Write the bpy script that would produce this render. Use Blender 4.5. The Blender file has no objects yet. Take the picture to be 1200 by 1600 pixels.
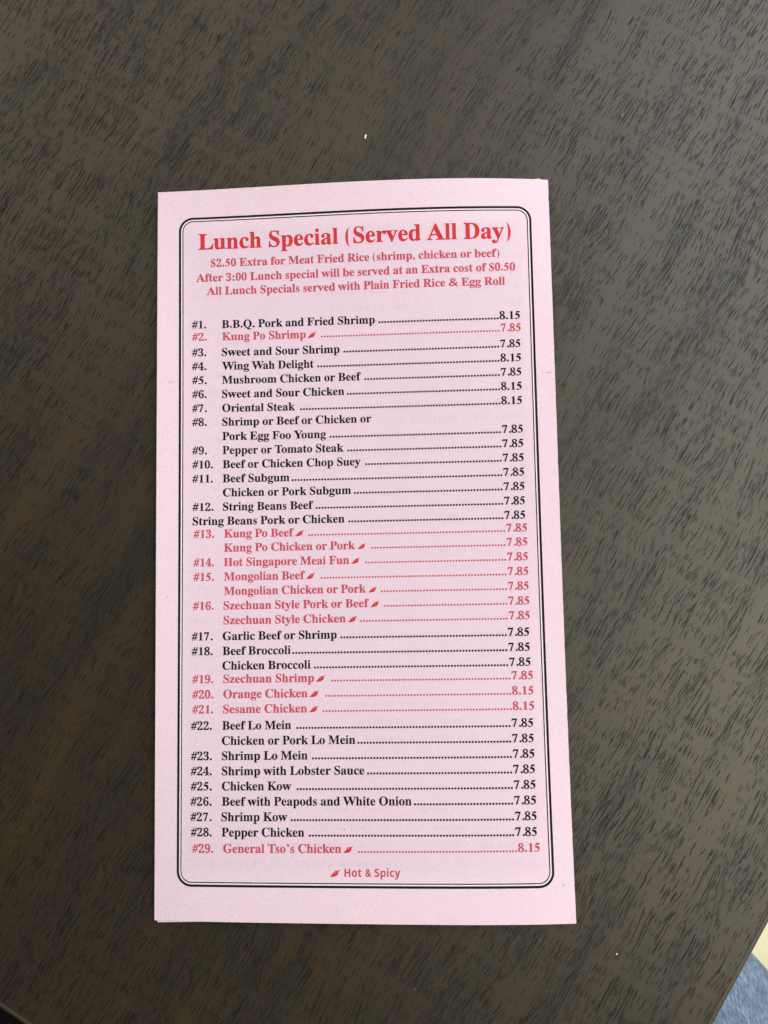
import bpy, bmesh, json, math, random
from mathutils import Vector, Matrix, noise
random.seed(7)
sc = bpy.context.scene
COL = sc.collection

# ------------------------------------------------------------------ camera
# world units are metres; the table top is at z = 0.75, the folded menu lies round the origin
TZ = 0.75
MM = 0.001
cd = bpy.data.cameras.new('camera')
cam = bpy.data.objects.new('camera', cd); COL.objects.link(cam)
cd.sensor_fit = 'VERTICAL'; cd.sensor_height = 36; cd.sensor_width = 27
cd.lens = 27.045; cd.clip_start = 0.01; cd.clip_end = 50
RT = Matrix(((0.9987665, 0.0212382, 0.0448819), (-0.0170872, 0.9957109, -0.0909279), (-0.0466205, 0.0900488, 0.9948456)))
cam.matrix_world = Matrix.Translation((18.332*MM, -12.721*MM, TZ + (226.899 + 0.6)*MM)) @ RT.to_4x4()
cd.dof.use_dof = True; cd.dof.focus_distance = 0.229; cd.dof.aperture_fstop = 26
sc.camera = cam

# ------------------------------------------------------------------ light of the room
world = bpy.data.worlds.new('World'); sc.world = world; world.use_nodes = True
bgn = world.node_tree.nodes['Background']
bgn.inputs[0].default_value = (1.0, 0.92, 0.80, 1); bgn.inputs[1].default_value = 0.095
def area(name, loc, target, size, sizey, power, color):
    l = bpy.data.lights.new(name, 'AREA'); l.shape = 'RECTANGLE'; l.size = size; l.size_y = sizey
    l.energy = power; l.color = color
    o = bpy.data.objects.new(name, l); COL.objects.link(o); o.location = loc
    o.rotation_euler = (Vector(target) - Vector(loc)).to_track_quat('-Z', 'Y').to_euler()
    return o
area('window_light', (0.75, 0.72, TZ + 1.00), (0.0, 0.0, TZ), 1.0, 1.0, 12.8, (0.97, 0.985, 0.96))
area('far_fill_light', (-0.75, 1.35, TZ + 1.45), (0.0, 0.0, TZ), 1.6, 1.6, 11, (1.0, 0.90, 0.70))  # added weak fill from the upper left, no known window
area('side_fill_light', (0.74, -0.22, TZ + 1.08), (0.0, 0.0, TZ), 0.9, 0.9, 11.5, (1.0, 0.985, 0.80))  # added to lift the sheen on the table's right side, not a known window
area('floor_fill_light', (1.9, -0.5, 1.1), (0.75, -0.45, 0.0), 0.9, 0.9, 34, (1.0, 0.95, 0.8))  # extra lamp put in to brighten the floor at right, no window there
sc.view_settings.view_transform = 'Standard'; sc.view_settings.look = 'None'
sc.view_settings.exposure = 0.0; sc.view_settings.gamma = 1.0

# ------------------------------------------------------------------ helpers
def tag(o, label=None, cat=None, group=None, kind=None):
    if label: o['label'] = label
    if cat: o['category'] = cat
    if group: o['group'] = group
    if kind: o['kind'] = kind
    return o
def link(name, me, mat=None, parent=None):
    o = bpy.data.objects.new(name, me); COL.objects.link(o)
    if mat is not None: me.materials.append(mat)
    if parent is not None: o.parent = parent
    return o
def mesh(name, V, F, mat=None, parent=None, smooth=False):
    me = bpy.data.meshes.new(name); me.from_pydata(V, [], F); me.update()
    if smooth: me.polygons.foreach_set('use_smooth', [True]*len(me.polygons))
    return link(name, me, mat, parent)

class NT:
    def __init__(s, name):
        s.m = bpy.data.materials.new(name); s.m.use_nodes = True
        s.t = s.m.node_tree; s.b = s.t.nodes['Principled BSDF']
    def n(s, typ, **kw):
        nd = s.t.nodes.new(typ)
        for k, v in kw.items():
            if k.startswith('i_'): nd.inputs[k[2:].replace('_', ' ')].default_value = v
            else: setattr(nd, k, v)
        return nd
    def l(s, a, b): s.t.links.new(a, b)
    def math(s, op, a, b=None, c=None, clamp=False):
        nd = s.t.nodes.new('ShaderNodeMath'); nd.operation = op; nd.use_clamp = clamp
        for i, x in enumerate((a, b, c)):
            if x is None: continue
            if isinstance(x, (int, float)): nd.inputs[i].default_value = x
            else: s.l(x, nd.inputs[i])
        return nd.outputs[0]
    def mix(s, f, a, b, blend='MIX'):
        nd = s.t.nodes.new('ShaderNodeMix'); nd.data_type = 'RGBA'; nd.blend_type = blend
        for sock, x in ((nd.inputs[0], f), (nd.inputs[6], a), (nd.inputs[7], b)):
            if isinstance(x, (int, float)): sock.default_value = x
            elif isinstance(x, tuple): sock.default_value = (*x, 1)
            else: s.l(x, sock)
        return nd.outputs[2]
    def rng(s, x, a, b, c=0., d=1., smooth=True):
        nd = s.t.nodes.new('ShaderNodeMapRange'); nd.interpolation_type = 'SMOOTHSTEP' if smooth else 'LINEAR'
        s.l(x, nd.inputs[0])
        for i, v in enumerate((a, b, c, d)): nd.inputs[i+1].default_value = v
        return nd.outputs[0]
    def map(s, vec, scale, rot=(0, 0, 0), loc=(0, 0, 0)):
        nd = s.t.nodes.new('ShaderNodeMapping'); s.l(vec, nd.inputs[0])
        nd.inputs['Location'].default_value = loc; nd.inputs['Rotation'].default_value = rot; nd.inputs['Scale'].default_value = scale
        return nd.outputs[0]
    def noise(s, vec, scale=1., detail=2., rough=.5, dist=0.):
        nd = s.n('ShaderNodeTexNoise'); s.l(vec, nd.inputs['Vector'])
        nd.inputs['Scale'].default_value = scale; nd.inputs['Detail'].default_value = detail
        nd.inputs['Roughness'].default_value = rough; nd.inputs['Distortion'].default_value = dist
        return nd.outputs[0]
    def obj(s): return s.n('ShaderNodeTexCoord').outputs['Object']

# ------------------------------------------------------------------ materials
def wood_material():
    N = NT('dark_wood_laminate')
    # the mesh is built with x along the grain, in metres; work in millimetres
    P = N.map(N.obj(), (1000, 1000, 1000))
    # slow waviness of the grain
    w1 = N.math('SUBTRACT', N.noise(N.map(P, (1/46., 1/40., 1)), 1, 2), .5)
    w2 = N.math('SUBTRACT', N.noise(N.map(P, (1/17., 1/9., 1), loc=(31, 7, 0)), 1, 2), .5)
    sep = N.n('ShaderNodeSeparateXYZ'); N.l(P, sep.inputs[0])
    yy = N.math('ADD', N.math('ADD', sep.outputs[1], N.math('MULTIPLY', w1, 7.)), N.math('MULTIPLY', w2, .7))
    comb = N.n('ShaderNodeCombineXYZ'); N.l(sep.outputs[0], comb.inputs[0]); N.l(yy, comb.inputs[1])
    Q = comb.outputs[0]
    # density of the pores: clusters, streaks along the grain
    dens = N.noise(N.map(Q, (1/17., 1/4.2, 1), loc=(3, 11, 0)), 1, 4, .66)
    dens2 = N.noise(N.map(Q, (1/105., 1/12., 1), loc=(9, 2, 0)), 1, 3, .55)
    D = N.math('ADD', N.math('MULTIPLY', dens, .62), N.math('MULTIPLY', dens2, .53))
    def pores(lx, ly, off, lo, hi):
        v = N.n('ShaderNodeTexVoronoi', feature='F1', distance='EUCLIDEAN')
        N.l(N.map(Q, (1/lx, 1/ly, 1), loc=(off, off*1.7, 0)), v.inputs['Vector'])
        v.inputs['Scale'].default_value = 1; v.inputs['Randomness'].default_value = 1
        v.voronoi_dimensions = '2D'
        cs = N.n('ShaderNodeSeparateColor'); N.l(v.outputs['Color'], cs.inputs[0])
        # a cell carries a pore when its random number lies under the local density
        thr = N.rng(D, lo, hi, 0, 1, False)
        on = N.math('GREATER_THAN', N.math('SUBTRACT', thr, cs.outputs[0]), 0.)
        rad = N.math('ADD', .15, N.math('MULTIPLY', cs.outputs[1], .17))
        core = N.math('SUBTRACT', 1., N.math('DIVIDE', v.outputs['Distance'], rad))
        core = N.math('MULTIPLY', N.math('MULTIPLY', core, 4., clamp=True), on, clamp=True)
        return core
    a = pores(7.4, .52, 0., .38, .72)
    b = pores(4.0, .47, 13.3, .40, .76)
    c = pores(21., .60, 41.7, .40, .84)
    pore = N.math('MAXIMUM', N.math('MAXIMUM', a, N.math('MULTIPLY', b, .85)), N.math('MULTIPLY', c, .9))
    # fine fibre streaks
    fib = N.noise(N.map(Q, (1/9., 1/.45, 1), loc=(5, 5, 0)), 1, 2, .6)
    tone = N.noise(N.map(P, (1/34., 1/17., 1), loc=(17, 3, 0)), 1, 3, .55)
    tone2 = N.noise(N.map(Q, (1/26., 1/5., 1), loc=(71, 23, 0)), 1, 2, .5)
    base = N.mix(N.rng(tone, .22, .78), (.0260, .0190, .0070), (.0330, .0192, .0100))
    base = N.mix(N.math('MULTIPLY', N.rng(tone2, .40, .75), .42), base, (.0165, .0150, .0135))
    base = N.mix(N.math('MULTIPLY', N.rng(D, .54, .74), .45), base, (.0165, .0150, .0135))
    base = N.mix(N.math('MULTIPLY', N.rng(dens2, .42, .66), .34), base, (.0130, .0120, .0115))
    base = N.mix(N.math('MULTIPLY', N.rng(dens2, .30, .46, 1, 0), .30), base, (.044, .029, .0135))
    base = N.mix(N.math('MULTIPLY', N.rng(fib, .35, .75), .15), base, (.020, .017, .014))
    col = N.mix(N.math('MULTIPLY', pore, .94), base, (.0028, .0020, .0022))
    N.l(col, N.b.inputs['Base Color'])
    N.b.inputs['Roughness'].default_value = .42
    N.b.inputs['Specular IOR Level'].default_value = .5
    N.l(N.math('SUBTRACT', .58, N.math('MULTIPLY', N.math('MAXIMUM', pore, N.math('MULTIPLY', N.rng(D, .54, .74), .38)), .28)), N.b.inputs['Specular IOR Level'])
    ru = N.math('ADD', .42, N.math('MULTIPLY', pore, .15)); N.l(ru, N.b.inputs['Roughness'])
    bp = N.n('ShaderNodeBump'); bp.inputs['Strength'].default_value = .35; bp.inputs['Distance'].default_value = .00006
    mic = N.noise(N.map(P, (1.4, 1.4, 1.4)), 1, 2)
    h = N.math('SUBTRACT', N.math('MULTIPLY', mic, .5), pore)
    N.l(h, bp.inputs['Height']); N.l(bp.outputs[0], N.b.inputs['Normal'])
    return N.m

def plain(name, col, rough=.6, spec=.3):
    N = NT(name)
    N.b.inputs['Base Color'].default_value = (*col, 1); N.b.inputs['Roughness'].default_value = rough
    N.b.inputs['Specular IOR Level'].default_value = spec
    return N

PAPER = (.742, .582, .735)
def paper_material(name, show):
    N = NT(name)
    P = N.map(N.obj(), (1000, 1000, 1000))
    f1 = N.noise(N.map(P, (1.6, 1.6, 1.6)), 1, 3, .6)
    f2 = N.noise(N.map(P, (.16, .12, .16)), 1, 2, .5)
    col = N.mix(N.rng(f1, .3, .7), tuple(c*.945 for c in PAPER), tuple(min(1, c*1.05) for c in PAPER))
    col = N.mix(N.math('MULTIPLY', N.rng(f2, .4, .7), .25), col, (.725, .550, .730))
    if show:
        # the print of the other panels shows faintly through the sheet
        sep = N.n('ShaderNodeSeparateXYZ'); N.l(P, sep.inputs[0])
        ax = N.math('ABSOLUTE', sep.outputs[0]); ay = N.math('ABSOLUTE', sep.outputs[1])
        ins = N.math('MULTIPLY', N.rng(ax, 49, 53.5, 1, 0), N.rng(ay, 92, 97.5, 1, 0))
        rowp = N.math('SINE', N.math('MULTIPLY', sep.outputs[1], 2*math.pi/4.9))
        words = N.noise(N.map(P, (.9, .25, 1), loc=(7, 3, 0)), 1, 2, .6)
        blk = N.noise(N.map(P, (.045, .035, 1), loc=(2, 8, 0)), 1, 1, .5)
        gh = N.math('MULTIPLY', N.math('MULTIPLY', N.rng(rowp, .1, .9), N.rng(words, .42, .62)), N.rng(blk, .42, .6))
        gh = N.math('ADD', N.math('MULTIPLY', gh, .20), .20)
        col = N.mix(N.math('MULTIPLY', gh, ins), col, (.52, .43, .60))
    N.l(col, N.b.inputs['Base Color'])
    N.b.inputs['Roughness'].default_value = .85; N.b.inputs['Specular IOR Level'].default_value = .15
    bp = N.n('ShaderNodeBump'); bp.inputs['Strength'].default_value = .25; bp.inputs['Distance'].default_value = .00005
    N.l(N.noise(N.map(P, (2.6, 2.6, 2.6)), 1, 3, .6), bp.inputs['Height']); N.l(bp.outputs[0], N.b.inputs['Normal'])
    return N.m

def ink_material(name, col, soft):
    # ink soaks into the sheet: its strength varies a little from fibre to fibre
    N = NT(name)
    P = N.map(N.obj(), (1000, 1000, 1000))
    f = N.noise(N.map(P, (3.2, 3.2, 3.2)), 1, 2, .6)
    N.l(N.mix(N.math('MULTIPLY', N.rng(f, .45, .75), soft), col, tuple(.5*a + .5*b for a, b in zip(col, PAPER))), N.b.inputs['Base Color'])
    N.b.inputs['Roughness'].default_value = .8; N.b.inputs['Specular IOR Level'].default_value = .1
    return N.m

M_WOOD = wood_material()
M_PAPER = paper_material('pink_paper', True)
M_PAPER2 = paper_material('pink_paper_back', False)
M_BLACK = ink_material('black_ink', (.0045, .0035, .0055), .06)
M_RED = ink_material('red_ink', (.49, .055, .088), .30)
M_TITLE = ink_material('title_red_ink', (.56, .028, .040), .15)
M_GREYI = ink_material('grey_ink', (.20, .17, .20), .1)
M_PALE = ink_material('pale_ink', (.82, .75, .87), .1)
M_SHINE = ink_material('icon_highlight', (.72, .28, .32), .1)
M_GHOST = ink_material('show_through', (.60, .46, .54), .6)
M_BAND = plain('edge_band_plastic', (.038, .034, .027), .42, .5).m
M_SEAM = plain('laminate_seam', (.085, .075, .045), .45, .4).m

GLYPHS = r"""{"ba":[512,[502,39,461,2,422,-17,379,-24,333,-16,302,10,293,37,255,8,201,-15,142,-22,108,-19,78,-8,54,11,35,34,25,62,21,94,29,139,52,177,89,210,142,238,210,266,287,290,287,359,285,383,280,401,271,414,259,423,242,429,220,431,186,428,169,419,164,407,165,406,169,398,177,387,185,373,190,358,192,344,190,325,182,308,169,294,153,283,135,277,115,275,94,277,75,284,60,296,49,312,42,331,40,352,43,377,52,400,67,420,86,439,110,454,138,466,169,476,204,481,241,483,307,479,359,465,398,442,424,409,440,365,445,313,445,93,445,78,446,68,447,63,448,61,450,61,453,60,457,61,464,64,480,75,185,125,190,87,204,66,226,59,233,60,243,63,255,69,267,77,278,87,287,97,287,239,235,218,198,179],[57,59,58,56,59,57,56,60,59,55,60,56,54,60,55,54,61,60,53,61,54,53,28,61,28,27,61,27,62,61,52,28,53,52,29,28,26,62,27,52,30,29,25,62,26,51,30,52,51,31,30,24,62,25,24,63,62,51,32,31,51,33,32,23,63,24,50,33,51,50,34,33,50,35,34,22,63,23,49,35,50,49,36,35,22,64,63,21,64,22,49,37,36,48,37,49,48,38,37,47,38,48,47,39,38,21,65,64,46,39,47,46,40,39,45,40,46,45,41,40,20,85,21,85,65,21,44,41,45,44,42,41,43,42,44,19,85,20,19,86,85,84,65,85,18,86,19,18,87,86,17,87,18,17,75,87,16,75,17,15,75,16,15,76,75,83,65,84,14,76,15,83,66,65,82,66,83,14,77,76,82,67,66,81,67,82,73,0,74,80,67,81,80,68,67,14,78,77,72,0,73,79,68,80,79,69,68,13,78,14,79,70,69,71,0,72,79,71,70,79,0,71,78,0,79,13,0,78,13,6,0,6,1,0,13,7,6,5,1,6,12,7,13,11,7,12,4,1,5,11,8,7,4,2,1,10,8,11,10,9,8,3,2,4]],
"bb":[537,[82,-26,55,-26,55,578,54,605,51,623,47,633,41,638,29,642,3,646,3,687,215,687,215,436,236,455,280,476,329,483,365,480,398,469,428,452,454,429,476,402,494,369,507,332,515,291,518,247,515,197,505,151,489,108,466,70,439,38,407,11,370,-8,329,-20,286,-24,239,-17,194,3,156,31,215,103,222,61,240,38,272,30,300,35,321,50,337,76,347,117,354,171,356,238,354,293,347,337,336,369,321,391,300,404,274,408,261,406,249,402,237,394,226,384,219,372,215,359],[8,10,9,8,7,10,7,6,10,6,5,10,5,11,10,4,11,5,3,11,4,2,11,3,1,11,2,13,15,14,13,16,15,12,16,13,12,17,16,11,17,12,11,18,17,1,56,11,56,55,11,55,54,11,54,53,11,53,52,11,52,18,11,52,51,18,51,19,18,50,19,51,49,19,50,49,20,19,48,20,49,1,57,56,47,20,48,47,21,20,1,36,57,46,21,47,46,22,21,45,22,46,45,23,22,45,24,23,44,24,45,44,25,24,43,25,44,43,26,25,42,26,43,42,27,26,1,35,36,35,37,36,41,27,42,41,28,27,35,38,37,40,28,41,35,39,38,40,29,28,39,29,40,1,0,35,34,39,35,34,29,39,34,30,29,33,30,34,33,31,30,32,31,33]],
"bc":[437,[437,91,375,24,308,-12,232,-24,193,-20,157,-10,124,8,94,33,69,62,48,97,32,136,23,178,20,223,23,271,34,316,52,357,75,393,104,424,138,450,176,469,216,480,260,484,306,480,345,470,378,451,402,427,417,398,422,365,420,346,414,328,403,314,389,303,371,297,351,295,314,304,290,331,283,372,283,379,283,384,284,390,285,395,285,400,285,403,281,420,271,429,253,433,211,417,185,367,176,279,180,213,192,160,212,118,237,89,268,72,304,66,336,71,367,87,404,119],[20,22,21,20,23,22,19,23,20,19,24,23,18,24,19,18,25,24,17,45,18,45,25,18,17,46,45,44,25,45,43,25,44,43,26,25,16,46,17,42,26,43,16,47,46,41,26,42,40,26,41,40,27,26,39,27,40,15,47,16,38,27,39,37,27,38,36,27,37,35,27,36,15,48,47,35,28,27,14,48,15,35,29,28,34,29,35,34,30,29,13,48,14,34,31,30,33,31,34,33,32,31,13,49,48,12,49,13,11,49,12,11,50,49,10,50,11,10,51,50,9,51,10,56,0,57,9,52,51,8,52,9,56,1,0,8,53,52,55,1,56,8,54,53,54,1,55,8,1,54,7,1,8,6,1,7,6,2,1,5,2,6,4,2,5,4,3,2]],
"bd":[551,[323,32,306,11,261,-16,208,-24,173,-20,140,-10,110,8,84,32,62,61,44,95,31,134,23,175,20,219,23,269,31,315,45,357,64,394,88,425,116,450,147,468,181,479,217,483,264,476,304,456,323,438,323,597,321,614,317,625,310,633,300,639,283,643,253,646,253,687,484,687,484,112,485,91,488,75,491,65,497,59,509,54,535,48,535,8,470,4,406,-7,323,-26,201,91,215,68,232,55,255,51,268,53,281,59,295,68,307,81,316,97,323,115,323,359,319,372,312,384,301,394,288,402,274,407,259,409,234,404,216,391,202,368,192,333,186,286,184,228,186,171,192,125],[31,33,32,31,30,33,30,29,33,29,28,33,28,27,33,27,26,33,26,34,33,25,34,26,24,34,25,20,22,21,19,22,20,19,23,22,18,23,19,18,24,23,17,24,18,17,61,24,61,60,24,60,59,24,59,58,24,58,57,24,57,34,24,16,61,17,16,62,61,16,63,62,15,63,16,15,64,63,56,34,57,55,34,56,15,65,64,54,34,55,14,65,15,14,66,65,13,66,14,13,67,66,12,67,13,12,68,67,11,68,12,10,68,11,10,69,68,9,69,10,9,45,69,53,34,54,53,35,34,52,35,53,8,45,9,52,36,35,8,46,45,51,36,52,51,37,36,50,37,51,8,47,46,50,38,37,7,47,8,50,39,38,49,39,50,7,48,47,49,40,39,48,40,49,7,40,48,7,0,40,0,41,40,7,1,0,44,43,0,43,42,0,42,41,0,6,1,7,6,2,1,5,2,6,4,2,5,4,3,2]],
"be":[448,[436,109,376,33,308,-10,229,-24,190,-20,154,-10,121,8,92,32,67,62,47,98,32,139,23,184,20,234,23,280,32,323,48,362,69,397,94,426,125,451,158,469,195,479,234,483,290,476,338,456,377,423,407,378,424,323,430,258,430,238,184,238,197,148,235,91,297,72,332,79,364,99,401,141,182,303,182,295,291,295,291,320,290,358,286,387,279,409,270,422,258,430,241,433,209,420,189,378],[20,22,21,19,22,20,19,23,22,18,23,19,18,24,23,17,45,18,45,24,18,17,46,45,44,24,45,43,24,44,16,46,17,43,25,24,42,25,43,16,47,46,41,25,42,15,47,16,40,25,41,40,26,25,15,36,47,14,36,15,39,26,40,13,36,14,39,27,26,38,27,39,13,37,36,13,38,37,13,27,38,12,27,13,12,29,27,29,28,27,12,30,29,11,30,12,10,30,11,10,31,30,34,0,35,9,31,10,34,1,0,33,1,34,8,31,9,8,32,31,32,1,33,8,1,32,7,1,8,7,2,1,6,2,7,5,2,6,4,2,5,4,3,2]],
"bf":[318,[306,-9,13,-9,13,32,36,35,47,37,54,40,59,44,63,49,65,55,67,64,69,83,69,109,69,403,15,403,15,471,69,471,69,526,75,577,91,620,120,655,158,681,205,696,259,701,300,698,334,688,363,671,384,648,397,623,401,595,399,573,393,555,382,540,367,529,352,522,334,520,315,522,299,527,285,537,274,550,268,565,266,582,267,597,272,613,279,630,280,633,282,635,283,638,284,641,285,643,285,643,284,647,279,650,268,651,252,649,243,644,237,636,233,623,230,604,229,581,229,471,312,471,312,403,229,403,229,97,231,72,235,54,241,45,252,39,270,34,306,33],[21,23,22,21,24,23,20,24,21,20,25,24,19,25,20,19,26,25,18,53,19,53,52,19,52,26,19,51,26,52,50,26,51,18,54,53,50,27,26,49,48,50,48,27,50,18,55,54,47,27,48,46,27,47,45,27,46,18,56,55,44,27,45,43,27,44,42,27,43,42,28,27,18,57,56,17,57,18,41,28,42,17,58,57,40,28,41,40,29,28,39,29,40,17,59,58,16,59,17,39,30,29,38,30,39,38,31,30,37,31,38,37,32,31,36,32,37,36,33,32,35,33,36,15,59,16,35,34,33,13,15,14,13,59,15,13,60,59,13,61,60,12,61,13,11,62,12,62,61,12,11,63,62,10,63,11,10,64,63,9,64,10,9,65,64,8,65,9,7,65,8,7,66,65,6,66,7,6,67,66,5,67,6,4,67,5,4,68,67,3,68,4,2,68,3,2,69,68,2,0,69,1,0,2]],
"bg":[487,[410,-176,359,-199,294,-213,217,-218,157,-215,106,-205,67,-189,37,-167,18,-141,12,-111,22,-76,52,-49,83,-36,59,-21,34,9,26,45,29,71,40,95,57,116,80,136,111,154,132,165,80,193,38,247,24,316,27,348,36,377,52,404,72,427,97,447,127,462,160,474,196,481,234,483,274,481,313,473,348,462,481,462,481,390,416,390,427,373,439,339,443,303,440,273,432,245,419,220,400,198,378,179,352,164,323,153,291,146,256,144,248,144,241,144,233,145,225,146,218,146,211,146,196,145,184,140,173,134,165,125,161,116,159,107,164,94,179,85,210,82,261,82,311,81,353,76,388,69,417,58,440,43,458,24,470,2,477,-25,479,-55,471,-103,448,-143,193,221,203,206,216,197,234,194,252,197,265,206,275,221,282,244,287,275,288,314,287,353,282,384,275,407,266,422,252,430,234,433,216,430,203,422,193,407,185,384,181,353,179,314,181,275,185,244,146,-146,168,-156,199,-162,239,-164,322,-156,368,-133,383,-97,381,-85,376,-76,367,-70,352,-64,331,-61,305,-60,147,-60,131,-73,121,-90,118,-108,121,-121,130,-134],[32,34,33,31,34,32,31,35,34,30,35,31,30,36,35,29,36,30,29,37,36,29,94,37,94,93,37,93,38,37,28,94,29,28,95,94,28,96,95,92,38,93,27,96,28,91,38,92,27,97,96,90,39,91,39,38,91,27,98,97,26,98,27,90,40,39,89,40,90,26,99,98,25,99,26,89,41,40,88,41,89,25,100,99,24,100,25,88,42,41,23,100,24,23,101,100,87,42,88,87,43,42,23,102,101,86,43,87,86,44,43,22,102,23,86,45,44,22,79,102,85,45,86,22,80,79,84,45,85,84,46,45,22,81,80,83,46,84,83,47,46,82,47,83,22,82,81,22,47,82,21,47,22,21,48,47,20,48,21,20,49,48,19,57,20,57,49,20,57,50,49,57,56,50,56,55,50,55,51,50,19,58,57,54,51,55,53,51,54,19,59,58,52,51,53,19,60,59,18,60,19,18,61,60,18,62,61,17,62,18,17,63,62,17,64,63,16,64,17,16,65,64,16,66,65,16,67,66,16,68,67,16,69,68,16,70,69,15,70,16,15,71,70,15,72,71,14,72,15,14,73,72,14,74,73,13,74,14,13,75,74,12,75,13,12,76,75,11,76,12,10,116,11,116,76,11,116,115,76,115,114,76,114,113,76,113,77,76,10,117,116,112,77,113,111,77,112,10,118,117,9,118,10,110,77,111,109,77,110,9,119,118,108,77,109,108,78,77,9,120,119,8,120,9,8,121,120,107,78,108,8,103,121,7,103,8,107,0,78,7,104,103,106,0,107,7,105,104,7,106,105,7,0,106,6,0,7,6,1,0,5,1,6,5,2,1,4,2,5,4,3,2]],
"bh":[567,[277,-9,18,-9,18,32,42,35,53,39,60,44,65,52,68,65,69,83,69,594,68,612,65,625,61,633,54,639,43,644,19,647,19,687,229,687,229,420,255,447,305,474,362,483,439,464,486,407,501,316,501,83,502,66,505,53,509,44,515,39,526,35,550,32,550,-9,292,-9,292,33,307,33,326,38,337,54,341,84,341,323,340,347,337,366,333,380,327,388,317,393,302,395,275,390,251,373,229,347,229,83,230,65,233,52,237,44,243,39,253,35,277,32],[15,17,16,15,14,17,14,13,17,13,12,17,12,18,17,11,18,12,10,18,11,9,18,10,8,18,9,20,22,21,19,22,20,19,23,22,18,23,19,8,48,18,48,47,18,47,46,18,46,45,18,45,23,18,45,44,23,44,24,23,43,24,44,42,24,43,41,24,42,40,24,41,39,24,40,8,49,48,38,24,39,38,25,24,37,25,38,7,49,8,37,26,25,7,50,49,37,27,26,7,51,50,6,51,7,36,27,37,36,28,27,6,52,51,5,52,6,36,29,28,5,53,52,4,53,5,36,30,29,4,54,53,3,54,4,35,30,36,35,31,30,3,55,54,2,55,3,33,35,34,33,31,35,1,55,2,33,32,31,1,0,55]],
"bi":[295,[277,-9,18,-9,18,32,43,35,54,39,61,44,65,52,68,65,69,83,69,375,68,396,66,411,62,418,57,423,46,426,21,429,22,471,230,471,230,83,231,65,234,53,237,44,243,39,253,35,277,32,209,554,192,541,172,533,150,530,128,533,107,541,90,554,77,571,69,592,66,614,69,636,77,657,90,674,107,688,128,696,150,699,172,696,193,688,210,674,223,657,231,636,234,614,231,592,223,571],[39,41,40,38,41,39,38,42,41,37,42,38,37,43,42,36,43,37,36,44,43,35,44,36,35,45,44,34,45,35,34,46,45,33,46,34,33,47,46,32,47,33,32,48,47,31,48,32,31,25,48,30,25,31,30,26,25,30,27,26,29,27,30,29,28,27,15,17,16,15,14,17,14,13,17,13,12,17,12,18,17,11,18,12,10,18,11,9,18,10,8,18,9,7,18,8,7,19,18,7,20,19,6,20,7,6,21,20,5,21,6,5,22,21,4,22,5,4,23,22,3,23,4,3,24,23,2,24,3,1,24,2,1,0,24]],
"bk":[534,[277,-9,17,-9,17,32,42,35,54,39,61,44,65,52,68,65,69,83,69,592,68,612,66,626,62,634,57,639,47,643,21,646,22,687,229,687,229,273,331,375,344,390,352,403,354,413,350,420,338,426,311,428,297,428,297,471,523,471,523,430,479,421,446,406,415,380,343,310,522,57,534,43,547,36,569,32,569,-9,305,-9,305,33,322,33,338,35,345,40,347,48,346,52,343,59,338,68,240,206,229,196,229,83,230,66,233,53,237,45,243,39,253,35,277,32],[15,17,16,15,14,17,14,13,17,13,12,17,12,18,17,11,18,12,10,18,11,9,18,10,8,18,9,26,28,27,26,29,28,26,25,29,25,30,29,24,30,25,23,30,24,23,31,30,22,31,23,21,31,22,21,32,31,20,32,21,19,32,20,19,33,32,18,33,19,18,34,33,8,48,18,48,34,18,8,49,48,47,34,48,8,50,49,7,50,8,7,51,50,46,34,47,7,52,51,6,52,7,45,34,46,45,35,34,6,53,52,44,35,45,5,53,6,43,35,44,5,54,53,4,54,5,43,36,35,42,36,43,4,55,54,3,55,4,42,37,36,3,56,55,2,56,3,41,37,42,39,41,40,39,37,41,1,56,2,1,0,56,39,38,37]],
"bl":[297,[277,-9,18,-9,18,32,43,35,54,39,61,44,65,52,68,65,69,83,69,592,68,611,66,625,62,634,57,639,47,643,21,646,21,687,230,687,230,83,231,65,234,53,237,44,243,39,253,35,277,32],[15,17,16,15,14,17,14,13,17,13,12,17,12,11,17,11,18,17,10,18,11,9,18,10,8,18,9,7,18,8,7,19,18,7,20,19,6,20,7,6,21,20,5,21,6,5,22,21,4,22,5,4,23,22,3,23,4,3,24,23,2,24,3,1,24,2,1,0,24]],
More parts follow.
